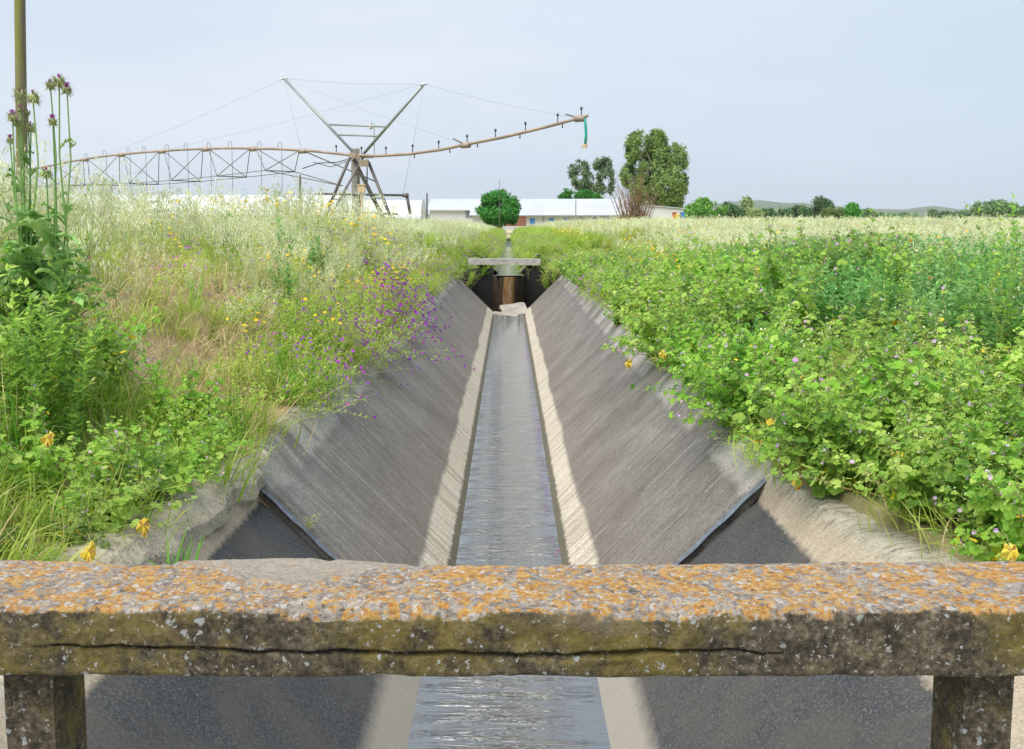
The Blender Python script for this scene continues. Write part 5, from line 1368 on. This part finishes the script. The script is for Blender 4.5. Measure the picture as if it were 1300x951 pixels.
ps = np.array([(3.9, 8.2), (4.3, 9.0), (5.0, 9.8), (4.1, 8.6), (5.6, 11.5), (3.2, 8.8), (4.6, 10.6), (3.6, 7.5), (4.0, 7.9)]); P3, r_, s_ = place(ps, (1.3, 1.6), .06)
scatter('tall_stray_weeds', [small_herb(91, .95, 4, 'mallow', .018, 34, None, spread=.05, lean=(.02, .15))], P3, r_, s_, 'a few tall leafy shoots rising above the bank near the field')
# a few poppies
rh = [small_herb(14, .8, 2, 'grass', .014, 10, 'daisy', 1, .035, .05, (.05, .3), 'red')]
ps = np.array([(3.2, 13.0), (5.2, 15.0), (7.0, 17.5), (4.4, 11.0)]); P3, r_, s_ = place(ps, (.9, 1.1)); scatter('poppy_weeds', rh, P3, r_, s_, 'a few red poppies among the green herbs')

# ------------------------------------------------------------------ single plants
def thistle(name, heads, base_px, Y, label, seed):
    rg = random.Random(seed)
    bx = P(base_px, 330, Y)[0]; gz = float(ground_z(bx, Y))
    root = empty(name, (bx, Y, gz)); tag(root, label, 'thistle', 'milk thistles in front of the wooden pole')
    b0 = np.array((bx, Y, gz)); mb = MB(); lv = MB()
    def jag(p0, d, L, w, m=0):
        """long wavy spiny leaf"""
        d = np.array(d, float); d /= np.linalg.norm(d); side = np.cross(d, (0, 0, 1.)); side /= np.linalg.norm(side) + 1e-9
        n = 12; A_, B_ = [], []
        for k in range(n + 1):
            t_ = k / n; c = np.array(p0) + d * L * t_ + np.array((0, 0, .25 * L * math.sin(t_ * 2.6) - .25 * L * t_ * t_))
            ww = w * math.sin(math.pi * min(t_ * .92 + .08, 1)) * (1.25 if k % 2 else .55)
            A_.append(c - side * ww + np.array((0, 0, rg.uniform(-.01, .02)))); B_.append(c + side * ww + np.array((0, 0, rg.uniform(-.01, .02))))
            if k == 0: C_ = []
            C_.append(c - np.array((0, 0, w * .25)))
        vs_ = A_ + C_ + B_; q = n + 1
        lv.add(vs_, [(k, k + 1, q + k + 1, q + k) for k in range(n)] + [(q + k, q + k + 1, 2 * q + k + 1, 2 * q + k) for k in range(n)], m)
    for i in range(30):
        a = rg.uniform(0, 6.283); z = rg.uniform(.2, 1.25)
        jag(b0 - (0, 0, 0) + np.array((rg.uniform(-.05, .05), 0, z)), (math.cos(a), math.sin(a), rg.uniform(.1, .8)), rg.uniform(.25, .5) * (1 - .3 * z), rg.uniform(.05, .08))
    for (hx, hy, r, op) in heads:
        r *= .86
        top = P(hx, hy, Y + rg.uniform(-.1, .1))
        k0 = rg.uniform(.0, .25); mid_ = b0 * .45 + top * .55 + np.array(((top[0] - b0[0]) * .12, 0, -.05))
        st = [b0 + (0, 0, 0), b0 * .75 + top * .25 + np.array((rg.uniform(-.06, .06), rg.uniform(-.06, .06), 0)), mid_ + np.array((rg.uniform(-.05, .05), 0, 0)), b0 * .2 + top * .8 + np.array(((top[0] - b0[0]) * .12 + rg.uniform(-.025, .025), 0, 0)), top - (0, 0, r * .6)]
        mb.tube(st, [.010, .008, .0065, .0055, .0045], 6, cap=False)
        for k in range(8):
            t_ = rg.uniform(.2, .62) if k else rg.uniform(.62, .8); p = at_curve(st, t_); a = rg.uniform(0, 6.283)
            jag(p, (math.cos(a), math.sin(a), .7), rg.uniform(.08, .26) * (1.25 - t_), rg.uniform(.02, .038))
        # head
        hb = MB(); rn, sg = 6, 12; vs_ = []
        for i in range(rn + 1):
            ph_ = -math.pi / 2 + (math.pi / 2 + .55) * i / rn
            for j in range(sg):
                t_ = 2 * math.pi * j / sg; vs_.append(top + np.array((math.cos(t_) * math.cos(ph_) * r * .62, math.sin(t_) * math.cos(ph_) * r * .62, math.sin(ph_) * r * .6)))
        hb.add(vs_, [(i * sg + j, i * sg + (j + 1) % sg, (i + 1) * sg + (j + 1) % sg, (i + 1) * sg + j) for i in range(rn) for j in range(sg)], 0)
        for i in range(70):     # spiny bracts curving outwards
            a = rg.uniform(0, 6.283); e = rg.uniform(-.9, .75); d = np.array((math.cos(a) * math.cos(e), math.sin(a) * math.cos(e), math.sin(e)))
            sd = np.array((-math.sin(a), math.cos(a), 0)); p = top + d * r * .52; L = r * rg.uniform(.5, .95)
            e2 = d + np.array((0, 0, rg.uniform(-.5, .3))); e2 /= np.linalg.norm(e2)
            hb.strip([p, p + d * L * .45, p + d * L * .45 + e2 * L * .6], [r * .09, r * .07, r * .005], sd, 0)
        hb.v = [tuple(np.array(q) - b0) for q in hb.v]; ho = hb.build('flower_head', M['bract'], root)
        tb = MB()
        for i in range(70 if op else 26):
            a = rg.uniform(0, 6.283); s2 = rg.uniform(0, .5 if op else .3); p = top + np.array((math.cos(a) * s2 * r * .4, math.sin(a) * s2 * r * .4, r * .38))
            d = np.array((math.cos(a) * s2 * 1.4, math.sin(a) * s2 * 1.4, 1.)); d /= np.linalg.norm(d)
            tb.strip([p, p + d * r * (.75 if op else .45)], [r * .035, r * .02], (-math.sin(a), math.cos(a), 0), 0)
        tb.v = [tuple(np.array(q) - b0) for q in tb.v]; tf = tb.build('flower_tuft', M['magenta']); tf.parent = ho
    for q_, nm, mt in ((mb, 'stem', 'thistle'), (lv, 'leaves', 'thistle')):
        q_.v = [tuple(np.array(q) - b0) for q in q_.v]; q_.build(nm, M[mt], root)
thistle('milk_thistle', [(25, 121, .062, 0), (42, 124, .066, 0), (26, 139, .03, 1), (35, 143, .03, 0), (16, 149, .05, 1), (39, 162, .055, 0), (13, 178, .038, 1), (22, 156, .045, 0)], 34, 6.5, 'milk thistle with many heads standing right before the wooden pole', 1)
thistle('milk_thistle', [(64, 108, .052, 0), (75, 103, .062, 0), (85, 114, .050, 1), (67, 154, .045, 1), (59, 220, .055, 0)], 62, 6.4, 'taller milk thistle with three heads up against the open sky', 2)

def lone(name, me, x, y, sc, rot, label, cat, z=None):
    o = link(name, me, None, (x, y, float(ground_z(x, y)) - .01 if z is None else z)); o.scale = (sc,) * 3; o.rotation_euler = rot; tag(o, label, cat); return o
# long grass hanging over the lip
for i, (x, y, sc, z) in enumerate(((-1.92, 9.3, .95, -.02), (-2.02, 8.9, .8, 0))):
    lone('grass_tuft', grass_clump(40 + i, .62, 60, .0062, .05, 1.0, ('grass_long', 'straw'), .05), x, y, sc, (0, .75, 0), ('broad bladed grass tuft hanging over the canal wall', 'smaller grass tuft just behind the one hanging over the wall')[i], 'grass tuft', z)
lone('grass_tuft', grass_clump(50, .5, 22, .006, .03, .9, ('grass_long', 'straw'), .0), -1.52, 4.45, .9, (0, .3, 0), 'long bladed grass tuft growing from the broken coping by the lichened beam', 'grass tuft', -.16)
lone('grass_tuft', grass_clump(51, .5, 14, .005, .03, 1.0, ('grass_long', 'straw'), .0), -2.0, 6.95, .8, (0, .7, .4), 'thin grass tuft drooping over the end of the smooth wall', 'grass tuft', 0.0)
lone('weed_sprig', small_herb(52, .16, 6, 'grass', .012, 12, None, spread=.01), -1.36, 6.72, .7, (0, .4, 0), 'tiny green sprig growing in the wall joint', 'weed', -.46)
# the bush of purple flowers leaning over the lip
for i, (x, y, sc) in enumerate(((-1.86, 12.4, 1.55), (-1.88, 14.0, 1.5), (-1.88, 10.9, 1.1), (-1.9, 15.8, 1.45))):
    lone('purple_flower_bush', small_herb(60 + i, .62, 60, 'grass', .012, 30, 'head', 2, .021, .10, (.1, 1.0)), x, y, sc, (0, .85, i * .2),
         ('large purple flowered bush leaning farthest over the canal wall', 'purple flowered bush just past the largest leaning one', 'small purple flowered bush between the hanging grass and the largest bush', 'purple flowered bush behind the others towards the weir')[i], 'flowering bush')
# fallen petals drifting along the edges of the water
n_ = 120; mb = MB(); rg = random.Random(77)
for i in range(n_):
    y = 6.5 + 24 * rg.random() ** 1.5; x = 1.0 * (.455 - abs(rg.gauss(0, .035))); a = rg.uniform(0, 6.28); r = rg.uniform(.006, .013)
    mb.add([(x + r * math.cos(a + k * 1.2566) * (1 if k % 2 else .7), y + r * 1.3 * math.sin(a + k * 1.2566), WZ + .006 + .003 * (k % 2)) for k in range(5)], [(0, 1, 2, 3, 4)], 0)
tag(mb.build('petal_litter', M['purple']), 'purple petals drifting along the right edge of the water', 'petals', kind='stuff')
# big yellowed mallow leaves and special mallows
def leaf_obj(x, y, z, r, nrm, label, mat='yellow_leaf', seed=0):
    """withered, creased and torn leaf hanging from its stalk"""
    r *= .85; rg = random.Random(seed * 13 + 5); mb = MB(); d, a, b_ = rot_frame(nrm); n = 26
    prof = [1, .95, .7, .88, 1.05, .8, .55, .75, .95, .85, .5, .35]
    rings = []
    for k in range(n):
        t_ = 2 * math.pi * k / n; q = prof[int(k * len(prof) / n)] * rg.uniform(.82, 1.12)
        pr_ = []
        for f in (.5, 1.0):
            cr = r * f * (.22 * math.sin(3 * t_ + seed) + .16 * math.sin(7 * t_) + rg.uniform(-.07, .07)) - d[2] * 0
            p = (a * math.cos(t_) * .75 + b_ * math.sin(t_) * 1.1) * r * q * f + d * cr - np.array((0, 0, 1)) * r * .55 * f * f * abs(math.cos(t_))
            pr_.append(p)
        rings.append(pr_)
    vs_ = [np.zeros(3)] + [q[0] for q in rings] + [q[1] for q in rings]
    fs = [(0, 1 + k, 1 + (k + 1) % n) for k in range(n)] + [(1 + k, 1 + n + k, 1 + n + (k + 1) % n, 1 + (k + 1) % n) for k in range(n)]
    mb.add(vs_, fs, 0); mb.tube([np.zeros(3), (.01, .06, .05), (.03, .16, .02)], .002, 4, m=1)
    o = mb.build('yellowed_leaf', [M['withered'], M['stem']], loc=(x, y, z)); tag(o, label, 'leaf'); return o
def leaf_px(px, py, Y, r, nrm, label, seed=0):
    q = P(px, py, Y); leaf_obj(q[0], q[1], q[2], r, nrm, label, seed=seed)
leaf_px(182, 668, 4.55, .055, (.2, -1, .35), 'drooping torn yellow leaf hanging before the crumbling coping', 1)
leaf_px(1012, 612, 6.1, .055, (-.3, -1, .5), 'lowest bright yellow leaf over the pale wing wall crest', 2)
leaf_px(1014, 588, 6.2, .045, (.2, -1, .3), 'upper orange yellow leaf just above the lowest yellow one', 3)
leaf_px(798, 461, 10.6, .07, (-.3, -1, .4), 'bright yellow leaf overhanging the middle of the smooth wall', 4)
leaf_px(842, 449, 10.6, .075, (.2, -1, .6), 'yellow leaf higher on the mallows above the smooth wall', 5)
leaf_px(1283, 700, 4.0, .06, (-.3, -1, .9), 'large yellow leaf lying at the beam corner', 6)
leaf_px(60, 556, 5.0, .055, (.1, -1, .8), 'yellow leaf among the green mallows below the thistles', 7)
leaf_px(112, 700, 3.6, .05, (.1, -1, .9), 'yellow leaf resting just above the lichened beam', 8)

# ------------------------------------------------------------------ haze
m = bpy.data.materials.new('haze'); m.use_nodes = True; t = m.node_tree; t.nodes.clear()
o_ = N(t, 'ShaderNodeOutputMaterial'); v_ = N(t, 'ShaderNodeVolumePrincipled'); v_.inputs['Density'].default_value = HAZE
v_.inputs['Color'].default_value = (.92, .96, 1, 1); v_.inputs['Anisotropy'].default_value = .2
t.links.new(v_.outputs[0], o_.inputs['Volume'])
mb = MB(); mb.box((0, 4450, 148), (9100, 4700, 152)); hz = mb.build('haze', m); tag(hz, kind='stuff')
